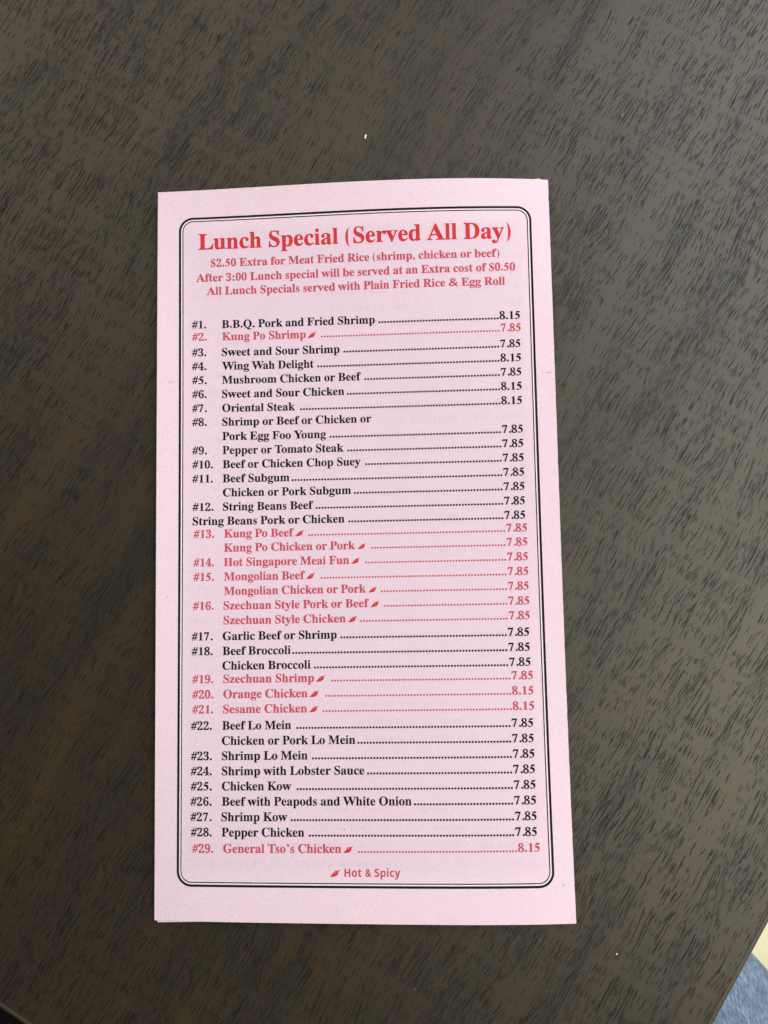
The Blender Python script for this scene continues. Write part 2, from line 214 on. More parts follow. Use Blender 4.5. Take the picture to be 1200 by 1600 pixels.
"bm":[825,[273,-9,18,-9,18,32,42,35,53,39,60,44,65,52,68,65,69,83,69,377,68,395,65,408,61,417,54,423,44,427,19,430,19,471,227,471,227,417,253,445,300,474,353,483,416,473,460,442,479,405,513,443,564,473,622,483,698,464,744,407,759,316,759,83,760,65,763,52,767,44,773,39,783,35,807,32,807,-9,553,-9,553,32,576,35,586,39,593,45,597,53,600,66,601,83,601,323,600,347,597,366,593,380,587,388,577,393,562,395,537,390,513,374,492,350,492,83,493,66,496,53,500,44,506,39,516,35,539,32,539,-9,288,-9,288,32,311,35,321,39,328,45,332,53,335,66,336,83,336,323,335,347,332,366,328,379,322,388,312,393,297,395,271,390,247,373,227,347,227,83,228,66,231,53,234,45,240,39,250,35,273,32],[26,28,27,20,22,21,19,22,20,25,28,26,19,23,22,15,17,16,15,18,17,25,29,28,18,23,19,24,29,25,18,24,23,14,18,15,13,18,14,12,18,13,12,24,18,11,24,12,10,24,11,24,53,29,53,52,29,52,30,29,10,79,24,79,53,24,79,54,53,10,80,79,78,54,79,9,80,10,51,30,52,77,54,78,77,55,54,9,81,80,50,30,51,76,55,77,49,30,50,75,55,76,8,82,9,82,81,9,75,56,55,48,30,49,74,56,75,74,57,56,47,30,48,8,83,82,73,57,74,46,30,47,72,57,73,46,31,30,7,83,8,71,57,72,45,31,46,71,58,57,45,32,31,7,84,83,70,58,71,44,32,45,7,85,84,70,59,58,44,33,32,6,85,7,6,86,85,69,59,70,43,33,44,69,60,59,43,34,33,5,86,6,5,87,86,42,34,43,68,60,69,68,61,60,42,35,34,4,87,5,4,88,87,67,61,68,41,35,42,67,62,61,41,36,35,3,88,4,3,89,88,66,62,67,40,36,41,66,63,62,40,37,36,2,89,3,1,89,2,40,38,37,65,63,66,39,38,40,65,64,63,1,0,89]],
"bn":[567,[277,-9,18,-9,18,32,42,35,53,39,60,44,65,52,68,65,69,83,69,377,68,395,65,408,61,417,54,423,44,427,19,430,19,471,229,471,229,420,255,447,305,474,362,483,439,464,486,407,501,316,501,83,502,66,505,53,509,44,515,39,526,35,550,32,550,-9,292,-9,292,33,307,33,326,38,337,54,341,84,341,323,340,347,337,366,333,380,327,388,317,393,302,395,275,390,251,373,229,347,229,83,230,65,233,52,237,44,243,39,253,35,277,32],[20,22,21,19,22,20,15,17,16,15,18,17,19,23,22,18,23,19,14,18,15,13,18,14,12,18,13,12,23,18,11,23,12,10,23,11,10,45,23,45,44,23,44,24,23,10,46,45,9,46,10,43,24,44,9,47,46,42,24,43,41,24,42,8,48,9,48,47,9,40,24,41,39,24,40,8,49,48,38,24,39,38,25,24,37,25,38,7,49,8,37,26,25,7,50,49,37,27,26,7,51,50,6,51,7,36,27,37,36,28,27,6,52,51,5,52,6,36,29,28,5,53,52,4,53,5,36,30,29,4,54,53,3,54,4,35,30,36,35,31,30,3,55,54,2,55,3,33,35,34,33,31,35,1,55,2,33,32,31,1,0,55]],
"bo":[501,[370,8,334,-10,294,-20,251,-24,207,-20,167,-9,130,9,97,34,70,65,48,100,32,140,22,183,19,229,22,276,32,319,48,360,70,395,97,425,130,450,167,468,207,479,250,483,293,479,333,469,370,451,402,426,429,396,452,361,468,321,478,277,481,229,478,182,468,138,452,98,429,63,402,33,199,62,212,42,229,30,251,26,273,30,290,42,303,62,308,76,312,96,315,122,316,153,318,188,318,229,316,306,310,363,301,399,288,420,272,432,251,436,228,432,212,420,199,400,190,363,185,306,183,230,183,189,185,153,187,122,190,97,194,76],[20,22,21,20,23,22,19,23,20,19,24,23,18,24,19,18,25,24,17,54,18,54,25,18,17,55,54,53,25,54,52,25,53,17,56,55,52,26,25,16,56,17,51,26,52,16,57,56,16,58,57,50,26,51,50,27,26,15,58,16,49,27,50,15,59,58,49,28,27,14,59,15,49,29,28,13,59,14,13,60,59,48,29,49,48,30,29,12,60,13,12,61,60,48,31,30,11,61,12,47,31,48,11,62,61,46,31,47,10,62,11,46,32,31,10,63,62,45,32,46,9,63,10,45,33,32,9,64,63,44,33,45,8,64,9,44,34,33,8,65,64,43,34,44,8,36,65,42,34,43,7,36,8,42,35,34,7,37,36,41,35,42,40,35,41,7,38,37,6,38,7,40,0,35,6,39,38,39,0,40,6,0,39,5,0,6,5,1,0,4,1,5,4,2,1,3,2,4]],
"bp":[553,[303,-216,17,-216,17,-176,38,-174,48,-171,55,-167,59,-162,63,-156,66,-148,68,-136,69,-119,69,-95,69,362,68,388,65,407,61,416,56,422,44,427,20,432,20,471,222,471,222,418,241,444,287,474,343,484,379,480,412,469,441,451,467,427,489,397,507,363,520,324,527,283,530,238,527,190,520,145,506,104,488,67,466,36,439,10,408,-9,375,-20,338,-24,290,-17,248,6,229,25,229,-86,230,-110,232,-130,235,-144,239,-155,245,-162,252,-167,263,-170,277,-173,303,-175,229,104,245,74,266,57,291,51,315,56,334,69,348,92,358,127,365,173,367,230,365,285,360,331,351,366,338,388,320,400,296,405,271,399,249,380,229,347],[23,25,24,23,26,25,22,26,23,18,20,19,18,21,20,22,27,26,22,28,27,21,28,22,17,21,18,21,29,28,16,21,17,15,21,16,15,29,21,14,71,15,71,29,15,13,71,14,13,72,71,70,29,71,69,29,70,13,73,72,69,30,29,12,73,13,68,30,69,12,74,73,67,30,68,67,31,30,11,74,12,11,56,74,66,31,67,66,32,31,65,32,66,65,33,32,65,34,33,64,34,65,64,35,34,63,35,64,63,36,35,62,36,63,11,57,56,62,37,36,61,37,62,11,58,57,60,37,61,60,38,37,11,45,58,45,59,58,59,38,60,45,38,59,45,39,38,11,46,45,44,39,45,44,40,39,43,40,44,43,41,40,42,41,43,11,47,46,10,47,11,10,48,47,9,48,10,9,49,48,8,49,9,8,50,49,7,50,8,7,51,50,6,51,7,6,52,51,5,52,6,5,53,52,4,53,5,4,54,53,3,54,4,3,55,54,2,55,3,2,0,55,1,0,2]],
"br":[428,[303,-9,18,-9,18,32,43,35,54,39,61,44,65,52,68,65,69,83,69,375,68,396,65,411,62,419,56,423,46,426,21,429,22,471,226,471,226,406,228,410,249,435,273,456,298,471,323,480,347,483,375,480,398,473,416,459,430,441,437,420,440,396,438,376,431,358,421,343,406,331,389,324,369,322,351,324,336,328,325,337,316,346,308,356,301,366,295,373,289,377,281,378,271,376,260,368,249,354,239,336,233,313,231,286,231,83,233,65,237,52,242,45,252,39,270,35,303,32],[23,25,24,23,26,25,22,26,23,22,27,26,15,17,16,15,14,17,14,18,17,21,27,22,21,28,27,20,28,21,20,29,28,19,29,20,13,18,14,12,18,13,19,30,29,11,18,12,10,18,11,18,30,19,10,30,18,9,30,10,9,45,30,45,31,30,9,46,45,44,31,45,43,31,44,43,32,31,9,47,46,8,48,9,48,47,9,42,32,43,41,32,42,41,33,32,40,33,41,8,49,48,39,33,40,39,34,33,38,34,39,8,50,49,38,35,34,37,35,38,37,36,35,8,51,50,8,52,51,8,53,52,7,53,8,6,53,7,6,54,53,6,55,54,5,55,6,5,56,55,4,56,5,4,57,56,3,57,4,3,58,57,2,58,3,2,0,58,1,0,2]],
"bs":[429,[346,20,312,-4,271,-19,225,-24,195,-21,162,-13,126,1,120,3,115,4,110,4,99,2,91,-4,81,-22,44,-22,44,166,86,166,99,121,115,90,135,64,159,46,183,35,209,31,230,33,247,38,260,46,269,57,275,71,277,87,272,109,256,130,227,148,155,185,122,204,95,224,74,246,58,271,49,298,46,328,51,370,66,407,90,439,123,464,163,479,210,484,222,483,235,482,249,479,264,476,280,472,298,467,301,466,305,465,309,464,312,464,315,463,316,463,323,465,329,469,338,484,372,484,372,321,334,321,319,359,304,385,286,406,266,420,245,429,222,432,204,430,190,426,179,419,171,409,167,399,165,386,167,373,171,362,178,352,189,343,204,333,222,323,289,290,321,272,347,252,367,231,381,206,389,176,392,141,387,94,372,54],[42,44,43,57,59,58,57,60,59,42,45,44,42,46,45,42,47,46,41,47,42,41,48,47,41,49,48,56,60,57,41,50,49,41,51,50,41,52,51,55,60,56,40,52,41,40,53,52,40,54,53,40,55,54,40,67,55,67,66,55,66,65,55,65,64,55,64,60,55,39,68,40,68,67,40,39,69,68,39,70,69,39,71,70,39,72,71,38,72,39,63,60,64,38,73,72,38,74,73,62,60,63,38,75,74,37,75,38,37,76,75,61,60,62,37,77,76,37,78,77,37,79,78,36,79,37,36,80,79,35,80,36,35,81,80,35,82,81,34,82,35,34,83,82,33,83,34,33,84,83,32,84,33,32,85,84,31,85,32,30,85,31,30,86,85,13,15,14,13,16,15,29,86,30,29,87,86,28,87,29,13,17,16,27,87,28,27,88,87,13,18,17,26,88,27,25,88,26,13,19,18,24,88,25,24,0,88,23,0,24,13,10,19,10,20,19,22,0,23,10,21,20,21,0,22,10,9,21,9,0,21,9,1,0,8,1,9,7,1,8,6,1,7,13,11,10,5,1,6,5,2,1,13,12,11,4,2,5,4,3,2]],
"bt":[340,[344,101,301,30,249,-10,185,-23,146,-20,115,-9,91,9,75,35,66,67,63,106,63,406,21,406,21,450,62,489,95,524,124,555,149,585,169,612,187,640,224,640,224,471,318,471,318,406,224,406,224,122,225,104,227,90,231,80,235,74,241,70,249,69,268,74,284,88,304,123],[17,19,18,17,20,19,16,20,17,15,20,16,14,20,15,13,20,14,12,20,13,12,21,20,12,22,21,11,22,12,10,22,11,9,23,10,23,22,10,9,24,23,32,0,33,9,25,24,8,25,9,8,26,25,32,1,0,8,27,26,31,1,32,8,28,27,30,1,31,8,29,28,8,30,29,8,1,30,7,1,8,6,1,7,6,2,1,5,2,6,4,2,5,4,3,2]],
"bu":[558,[281,-3,254,-15,225,-22,195,-24,151,-19,116,-5,90,20,72,53,62,95,59,144,59,369,58,389,55,405,51,416,44,422,33,427,8,430,8,471,220,471,220,110,221,96,225,84,231,75,239,68,250,64,263,62,289,67,312,80,331,101,331,369,330,391,327,407,322,416,314,422,301,427,273,430,273,471,491,471,491,104,492,85,495,72,500,64,507,59,519,55,545,52,545,11,479,6,414,-5,331,-27,331,35,328,32,306,13],[16,18,17,16,15,18,15,14,18,14,13,18,13,19,18,35,37,36,35,34,37,34,33,37,33,32,37,32,38,37,31,38,32,12,19,13,30,38,31,11,19,12,29,38,30,10,19,11,9,19,10,28,38,29,8,19,9,8,20,19,28,39,38,27,39,28,8,21,20,7,21,8,27,40,39,7,22,21,26,40,27,7,23,22,26,41,40,7,24,23,25,41,26,25,42,41,7,25,24,7,42,25,7,43,42,7,44,43,6,44,7,6,49,44,49,45,44,6,50,49,48,47,49,47,46,49,46,45,49,6,51,50,5,51,6,5,0,51,5,1,0,4,1,5,4,2,1,3,2,4]],
"bv":[456,[244,-24,206,-24,49,366,40,385,33,401,26,413,18,421,9,426,-13,429,-13,471,253,471,253,429,233,429,213,426,204,420,201,410,201,408,202,405,203,402,275,207,343,379,347,391,349,400,350,404,345,417,331,426,294,430,294,471,463,471,463,432,441,425,429,419,421,410,413,397,404,380,395,359],[8,10,9,8,11,10,26,28,27,26,29,28,26,30,29,25,30,26,7,12,8,12,11,8,7,13,12,7,14,13,6,14,7,24,30,25,24,31,30,5,14,6,5,15,14,24,32,31,23,32,24,4,15,5,4,16,15,23,33,32,4,17,16,4,18,17,22,33,23,4,19,18,3,19,4,21,33,22,21,34,33,20,34,21,2,19,3,20,35,34,19,35,20,1,19,2,19,0,35,1,0,19]],
"bw":[647,[214,-24,176,-24,17,391,12,402,7,411,2,417,-3,422,-10,426,-25,430,-25,471,215,471,215,429,195,427,188,425,183,423,181,421,180,417,179,411,179,407,180,402,181,398,182,392,184,386,186,379,248,214,304,350,290,393,285,407,280,417,276,423,271,426,263,429,241,431,241,471,490,471,490,429,461,425,452,419,449,410,449,409,449,406,450,402,451,398,451,395,452,392,501,237,561,384,564,394,566,403,567,410,566,416,564,419,561,422,554,425,543,428,521,431,521,471,672,471,672,431,653,428,646,424,640,418,634,408,628,396,621,381,459,-24,423,-24,331,266],[8,10,9,8,11,10,32,34,33,32,35,34,55,57,56,55,58,57,55,59,58,54,59,55,31,35,32,7,11,8,31,36,35,7,12,11,30,36,31,54,60,59,53,60,54,7,13,12,29,36,30,6,13,7,6,14,13,52,60,53,29,37,36,52,61,60,6,15,14,28,37,29,5,15,6,51,61,52,5,16,15,50,61,51,28,38,37,50,62,61,4,16,5,27,38,28,4,17,16,49,62,50,3,17,4,3,18,17,48,62,49,27,39,38,27,40,39,48,63,62,26,40,27,3,19,18,26,41,40,47,63,48,3,20,19,26,42,41,2,20,3,26,43,42,2,21,20,47,64,63,26,44,43,46,64,47,25,44,26,25,45,44,2,22,21,1,22,2,1,23,22,45,64,46,45,65,64,1,24,23,24,67,25,67,45,25,24,0,67,66,45,67,66,65,45,1,0,24]],
"bx":[475,[184,-9,-2,-9,-2,28,32,42,59,62,85,90,172,203,57,387,39,409,22,423,-3,430,-3,471,260,471,260,430,230,427,221,422,218,416,219,413,223,404,230,392,274,322,326,387,334,399,339,408,340,415,339,419,338,422,334,424,327,426,315,428,290,430,290,471,472,471,472,435,439,422,413,402,385,372,306,273,442,59,447,51,452,44,457,39,462,35,467,33,484,31,484,-9,222,-9,222,33,244,34,254,35,261,37,265,40,266,42,267,45,265,54,260,67,250,83,204,154,152,86,142,71,137,59,135,51,139,41,149,34,171,31,184,31],[10,12,11,10,13,12,30,32,31,30,33,32,30,34,33,9,13,10,9,14,13,29,34,30,28,34,29,9,15,14,27,34,28,26,34,27,8,15,9,8,16,15,26,35,34,25,35,26,24,35,25,8,17,16,23,35,24,8,18,17,7,18,8,22,35,23,7,19,18,22,36,35,21,36,22,7,20,19,20,36,21,6,20,7,20,37,36,6,37,20,6,38,37,5,57,6,57,38,6,5,58,57,56,38,57,4,58,5,4,59,58,55,38,56,4,60,59,54,38,55,3,60,4,3,61,60,54,39,38,53,39,54,3,62,61,53,40,39,52,40,53,52,41,40,2,62,3,51,41,52,2,63,62,50,41,51,50,42,41,49,42,50,49,43,42,48,43,49,2,64,63,47,43,48,47,44,43,46,44,47,2,65,64,2,0,65,46,45,44,1,0,2]],
"by":[447,[146,-202,126,-211,103,-216,78,-218,52,-215,29,-207,9,-193,-7,-174,-16,-151,-19,-125,-17,-106,-11,-89,0,-73,15,-60,33,-52,53,-50,71,-52,87,-57,101,-67,112,-80,118,-95,120,-113,120,-116,120,-119,119,-122,119,-124,119,-127,119,-129,120,-135,122,-137,127,-138,136,-135,148,-124,163,-105,170,-92,178,-78,184,-63,190,-46,195,-26,200,-8,46,370,40,384,34,395,29,405,24,412,20,418,17,421,12,425,5,427,-5,428,-16,428,-16,471,250,471,250,429,225,427,213,425,206,423,203,420,201,416,200,409,200,406,201,403,202,399,203,395,205,390,206,385,276,203,335,362,338,372,341,381,343,389,344,396,345,402,345,408,344,415,341,420,337,423,329,426,318,427,293,428,293,471,455,471,455,429,436,426,428,421,420,413,412,399,403,381,394,358,249,-39,233,-82,216,-118,200,-147,183,-171,165,-189],[50,52,51,50,53,52,79,81,80,79,82,81,79,83,82,50,49,53,49,54,53,78,83,79,48,54,49,77,83,78,47,54,48,47,55,54,77,84,83,76,84,77,47,56,55,46,56,47,75,84,76,46,57,56,75,85,84,45,57,46,45,58,57,74,85,75,44,58,45,44,59,58,73,85,74,73,86,85,43,59,44,43,60,59,72,86,73,43,61,60,42,61,43,42,62,61,71,86,72,42,63,62,71,87,86,70,87,71,41,63,42,41,64,63,41,65,64,69,87,70,41,66,65,40,66,41,68,87,69,68,88,87,67,88,68,39,66,40,66,88,67,66,89,88,39,89,66,38,89,39,37,89,38,37,90,89,36,90,37,14,16,15,14,17,16,13,17,14,13,18,17,12,18,13,35,90,36,12,19,18,11,19,12,34,90,35,11,20,19,34,91,90,10,20,11,33,91,34,10,21,20,32,91,33,9,21,10,9,22,21,9,23,22,32,92,91,9,24,23,9,25,24,31,92,32,9,26,25,8,26,9,8,27,26,8,28,27,8,29,28,30,92,31,8,30,29,8,92,30,8,93,92,7,93,8,7,94,93,6,94,7,6,0,94,5,0,6,5,1,0,4,1,5,4,2,1,3,2,4]],
"bz":[436,[407,-9,10,-9,10,23,235,419,191,419,159,416,133,409,113,397,98,380,84,354,72,313,29,313,38,471,418,471,418,431,202,46,227,46,268,49,301,58,326,72,346,93,363,124,381,169,421,169],[11,7,12,7,6,12,6,5,12,5,13,12,5,4,13,4,14,13,4,3,14,3,15,14,2,15,3,11,8,7,11,9,8,11,10,9,21,23,22,21,0,23,20,0,21,19,0,20,18,0,19,17,0,18,16,0,17,2,16,15,2,0,16,1,0,2]],
"bA":[650,[199,-9,-22,-9,-22,35,3,38,17,43,29,52,40,65,52,86,65,114,301,703,340,702,580,133,595,100,608,75,619,57,630,45,644,38,669,35,669,-9,332,-9,332,35,383,40,406,52,413,69,411,78,406,95,398,118,370,188,160,188,125,102,124,97,122,92,121,86,121,80,120,75,120,73,127,53,146,41,185,36,199,36,263,451,182,248,347,248],[8,10,9,8,40,10,40,11,10,8,41,40,42,11,40,8,28,41,28,42,41,28,27,42,27,11,42,8,29,28,26,11,27,26,12,11,25,12,26,7,29,8,7,30,29,25,13,12,7,31,30,24,13,25,7,32,31,6,32,7,6,33,32,6,34,33,23,13,24,6,35,34,23,14,13,6,36,35,22,14,23,5,36,6,22,15,14,5,37,36,21,15,22,4,37,5,21,16,15,3,37,4,3,38,37,20,16,21,20,17,16,2,38,3,2,39,38,2,0,39,19,17,20,1,0,2,19,18,17]],
"bB":[659,[354,-9,15,-9,15,34,52,38,73,45,86,54,95,69,100,91,102,122,102,549,101,575,99,595,95,611,89,622,82,630,72,636,60,640,43,643,14,644,14,687,329,687,477,669,568,615,599,522,580,445,522,391,455,368,540,340,609,280,632,197,624,136,599,85,558,44,502,14,434,-3,280,582,280,384,280,384,326,387,362,397,386,412,402,435,412,469,415,514,413,554,405,586,394,609,377,624,353,634,322,637,304,636,293,632,287,627,283,618,281,603,290,56,298,50,311,46,330,45,367,49,395,60,414,78,428,106,436,143,439,191,435,239,424,276,406,302,380,320,342,331,294,335,280,335,280,97,281,78,285,64],[18,20,19,18,21,20,18,49,21,49,22,21,17,49,18,16,49,17,15,49,16,15,50,49,48,22,49,14,50,15,14,51,50,47,22,48,14,52,51,13,52,14,13,53,52,46,22,47,12,53,13,12,54,53,46,23,22,11,54,12,45,23,46,11,35,54,10,35,11,44,23,45,10,36,35,9,36,10,43,23,44,8,37,9,37,36,9,43,24,23,42,24,43,41,24,42,41,25,24,40,25,41,39,25,40,38,25,39,38,26,25,37,26,38,8,71,37,71,26,37,71,27,26,71,70,27,70,69,27,69,28,27,8,72,71,68,28,69,67,28,68,66,28,67,66,29,28,65,29,66,64,29,65,64,30,29,63,30,64,62,30,63,62,31,30,7,72,8,61,31,62,7,73,72,6,73,7,61,32,31,60,32,61,6,74,73,5,74,6,5,55,74,59,32,60,5,56,55,4,56,5,4,57,56,58,32,59,4,58,57,4,32,58,3,32,4,3,33,32,2,33,3,1,33,2,1,34,33,1,0,34]],
"bC":[697,[679,132,594,43,497,-8,382,-25,316,-20,256,-4,200,22,151,57,109,100,75,151,50,209,35,272,30,340,35,407,50,470,76,527,110,577,152,620,202,655,258,681,320,697,386,702,436,698,490,685,550,663,560,660,568,658,576,657,594,661,607,673,618,702,659,702,659,450,619,450,591,512,561,560,525,599,484,628,441,645,396,651,301,617,243,514,223,337,245,172,309,76,415,44,452,47,491,58,529,74,565,98,600,128,637,171],[20,22,21,29,31,30,29,32,31,20,23,22,19,23,20,19,24,23,18,24,19,28,32,29,18,25,24,27,32,28,18,26,25,18,27,26,18,39,27,39,38,27,38,37,27,37,36,27,36,35,27,35,32,27,17,39,18,17,40,39,16,40,17,16,41,40,15,41,16,34,32,35,14,41,15,14,42,41,33,32,34,13,42,14,12,42,13,11,42,12,11,43,42,10,43,11,9,43,10,9,44,43,50,0,51,8,44,9,50,1,0,49,1,50,7,44,8,48,1,49,7,45,44,47,1,48,46,1,47,6,45,7,45,1,46,6,1,45,6,2,1,5,2,6,4,2,5,4,3,2]],
"bD":[738,[341,-9,21,-9,21,34,56,38,75,43,87,51,94,62,99,82,101,111,101,557,99,590,93,614,84,628,71,636,50,642,13,645,13,687,330,687,442,677,536,647,610,597,663,527,695,441,706,339,666,146,543,29,290,56,297,51,311,47,331,45,388,53,433,77,468,116,493,173,508,248,513,341,492,507,432,604,331,636,311,634,297,630,290,625,285,615,281,597,280,573,280,107,281,83,285,66],[15,17,16,15,18,17,15,19,18,15,38,19,38,20,19,14,38,15,13,38,14,12,38,13,12,39,38,37,20,38,12,40,39,12,41,40,11,41,12,11,42,41,11,43,42,10,43,11,36,20,37,10,44,43,36,21,20,9,44,10,9,45,44,8,45,9,36,22,21,35,22,36,35,23,22,34,23,35,34,24,23,33,24,34,32,24,33,32,25,24,31,25,32,7,45,8,7,46,45,7,47,46,6,47,7,30,25,31,6,26,47,5,26,6,5,27,26,29,25,30,5,28,27,4,28,5,4,29,28,4,25,29,3,25,4,2,25,3,1,25,2,1,0,25]],
"bE":[658,[606,-9,12,-9,12,33,51,36,73,42,86,51,95,64,101,86,103,116,103,549,101,586,95,612,86,627,72,636,52,642,15,645,15,687,603,687,603,467,564,467,550,529,530,569,501,598,462,616,410,628,345,632,326,632,311,630,300,629,293,626,289,623,285,617,283,608,282,595,281,578,281,375,288,375,327,379,357,389,379,407,396,433,410,469,422,523,462,523,462,167,420,167,415,212,408,242,398,266,387,285,372,299,355,309,333,316,307,321,276,322,281,322,281,100,282,80,286,66,292,59,301,55,319,51,343,50,388,52,429,57,464,66,494,79,521,96,545,118,567,145,586,177,606,222,651,222],[15,17,16,15,25,17,25,24,17,24,23,17,23,22,17,22,21,17,21,18,17,14,25,15,13,25,14,12,25,13,12,26,25,12,27,26,12,28,27,12,29,28,11,29,12,11,30,29,11,31,30,11,32,31,10,32,11,10,33,32,10,34,33,9,34,10,9,35,34,20,18,21,8,35,9,19,18,20,41,43,42,41,44,43,40,44,41,39,44,40,38,44,39,37,44,38,36,50,37,50,49,37,49,44,37,8,36,35,8,54,36,54,55,36,55,53,36,53,52,36,52,51,36,51,50,36,8,53,54,56,53,55,8,56,53,48,44,49,47,44,48,46,44,47,70,72,71,70,0,72,45,44,46,69,0,70,68,0,69,67,0,68,7,56,8,7,57,56,66,0,67,6,57,7,6,58,57,65,0,66,6,59,58,64,0,65,5,59,6,5,60,59,63,0,64,5,61,60,62,0,63,5,62,61,4,62,5,4,0,62,3,0,4,2,0,3,1,0,2]],
"bF":[602,[391,-9,14,-9,14,34,52,39,73,47,86,56,95,71,100,94,102,125,102,558,100,589,94,610,85,623,71,632,49,639,12,645,12,687,595,687,595,467,555,467,545,512,535,544,521,569,505,589,484,605,458,618,427,626,388,631,342,633,324,633,310,632,299,631,292,629,287,626,284,622,282,616,281,607,280,593,280,377,283,377,321,381,352,391,374,409,392,435,405,471,416,525,459,525,459,167,416,167,406,226,393,266,375,292,352,310,321,320,281,324,280,324,280,120,281,99,284,81,288,67,294,57,303,49,315,44,332,39,355,36,391,35],[15,17,16,15,28,17,28,27,17,27,26,17,26,25,17,25,24,17,24,23,17,23,22,17,22,18,17,14,28,15,13,28,14,13,29,28,13,30,29,12,30,13,12,31,30,12,32,31,12,33,32,12,34,33,11,34,12,11,35,34,11,36,35,10,36,11,10,37,36,10,38,37,9,38,10,21,18,22,8,38,9,20,18,21,44,46,45,44,47,46,19,18,20,43,47,44,42,47,43,41,47,42,40,47,41,39,51,40,51,47,40,8,39,38,8,55,39,55,54,39,54,53,39,53,52,39,52,51,39,8,56,55,50,47,51,49,47,50,48,47,49,7,56,8,7,57,56,7,58,57,6,58,7,6,59,58,5,59,6,5,60,59,5,61,60,4,61,5,4,62,61,3,62,4,3,63,62,3,64,63,2,64,3,2,65,64,2,0,65,1,0,2]],
"bG":[756,[673,37,579,2,489,-17,399,-24,329,-19,264,-4,206,21,155,55,112,98,78,149,52,207,37,271,32,341,37,409,52,471,78,528,112,579,154,621,203,656,258,682,318,697,383,702,438,698,494,685,553,664,562,661,570,659,577,658,585,659,592,662,598,666,603,673,609,683,618,702,660,702,660,449,619,449,601,493,583,528,562,558,538,585,513,608,486,627,457,640,428,648,399,651,304,617,246,515,226,339,232,244,248,166,276,105,312,62,357,37,410,28,443,30,466,37,482,47,492,61,499,81,501,106,501,190,499,216,493,235,484,246,469,254,444,260,401,263,401,304,754,304,754,263,718,260,698,255,687,247,679,236,675,217,673,191],[20,22,21,32,34,33,32,35,34,20,23,22,19,23,20,19,24,23,31,35,32,18,24,19,30,35,31,29,35,30,18,25,24,28,35,29,18,26,25,27,35,28,18,27,26,18,45,27,45,44,27,44,43,27,43,42,27,42,41,27,41,40,27,40,35,27,17,45,18,17,46,45,16,46,17,16,47,46,39,35,40,15,47,16,38,35,39,14,47,15,37,35,38,14,48,47,36,35,37,13,48,14,12,48,13,11,48,12,11,49,48,67,69,68,67,70,69,10,49,11,67,71,70,66,71,67,66,72,71,65,72,66,65,73,72,64,73,65,64,74,73,63,74,64,10,50,49,63,75,74,62,75,63,62,76,75,61,76,62,9,50,10,61,0,76,60,0,61,9,51,50,8,51,9,59,0,60,8,52,51,7,52,8,58,0,59,7,53,52,57,0,58,6,53,7,56,0,57,55,0,56,55,1,0,6,54,53,54,1,55,6,1,54,5,1,6,5,2,1,4,2,5,4,3,2]],
"bH":[779,[369,-9,14,-9,14,34,52,38,73,44,86,53,95,67,100,89,102,120,102,564,100,591,94,611,86,625,73,634,52,640,15,645,15,687,369,687,369,645,339,642,321,638,307,635,298,630,291,623,286,615,283,602,281,585,280,564,280,382,500,382,500,564,499,585,497,602,494,615,489,623,483,630,474,635,460,638,442,642,411,645,411,687,764,687,764,645,726,640,705,633,693,625,685,613,680,592,678,564,678,120,680,91,685,70,693,55,706,45,727,38,764,34,764,-9,411,-9,411,34,449,38,470,44,484,52,492,65,498,88,500,120,500,320,280,320,280,120,282,89,287,67,296,53,309,44,330,38,369,34],[15,17,16,15,18,17,39,41,40,39,42,41,39,43,42,14,18,15,14,19,18,38,43,39,14,20,19,37,43,38,13,20,14,37,44,43,13,21,20,36,44,37,13,22,21,35,44,36,12,22,13,35,45,44,34,45,35,12,23,22,34,46,45,11,23,12,33,46,34,11,24,23,32,46,33,11,25,24,32,47,46,10,25,11,31,47,32,10,26,25,31,48,47,9,26,10,30,48,31,9,27,26,29,48,30,9,28,27,29,49,48,8,28,9,8,66,28,66,29,28,66,65,29,65,49,29,8,67,66,64,49,65,64,50,49,63,50,64,7,67,8,7,68,67,63,51,50,7,69,68,6,69,7,62,51,63,62,52,51,5,69,6,5,70,69,61,52,62,61,53,52,5,71,70,4,71,5,60,53,61,60,54,53,4,72,71,3,72,4,59,54,60,59,55,54,3,73,72,2,73,3,58,55,59,57,55,58,2,0,73,1,0,2,57,56,55]],
"bK":[760,[370,-9,15,-9,15,34,53,38,74,44,87,53,96,67,101,89,103,120,103,564,101,591,95,612,87,625,74,634,53,641,16,645,16,687,370,687,370,645,340,642,322,638,308,635,299,630,292,623,287,615,284,602,282,585,281,564,281,370,471,562,494,587,506,607,509,622,503,632,479,641,424,645,424,687,732,687,732,644,711,644,653,632,590,594,519,531,415,423,697,75,708,62,719,52,729,45,741,40,755,37,782,34,782,-9,409,-9,409,35,432,35,444,35,455,36,464,37,471,38,476,39,483,44,487,47,488,51,486,60,478,74,464,93,296,305,281,291,281,120,283,89,288,67,297,53,310,44,331,38,370,34],[15,17,16,15,18,17,35,37,36,35,38,37,14,18,15,14,19,18,34,39,35,39,38,35,34,40,39,14,20,19,13,20,14,33,40,34,13,21,20,13,22,21,12,22,13,32,40,33,32,41,40,12,23,22,11,23,12,11,24,23,31,41,32,11,25,24,10,25,11,30,41,31,10,26,25,30,42,41,9,26,10,29,42,30,9,27,26,9,28,27,8,28,9,28,42,29,28,43,42,28,44,43,8,67,28,67,66,28,66,44,28,65,44,66,8,68,67,7,68,8,7,69,68,64,44,65,7,70,69,6,70,7,64,45,44,63,45,64,5,70,6,5,71,70,63,46,45,62,46,63,5,72,71,4,72,5,62,47,46,61,47,62,60,47,61,60,48,47,4,73,72,3,73,4,59,48,60,59,49,48,58,49,59,3,74,73,2,74,3,57,49,58,56,49,57,56,50,49,55,50,56,54,50,55,53,50,54,52,50,53,52,51,50,2,0,74,1,0,2]],
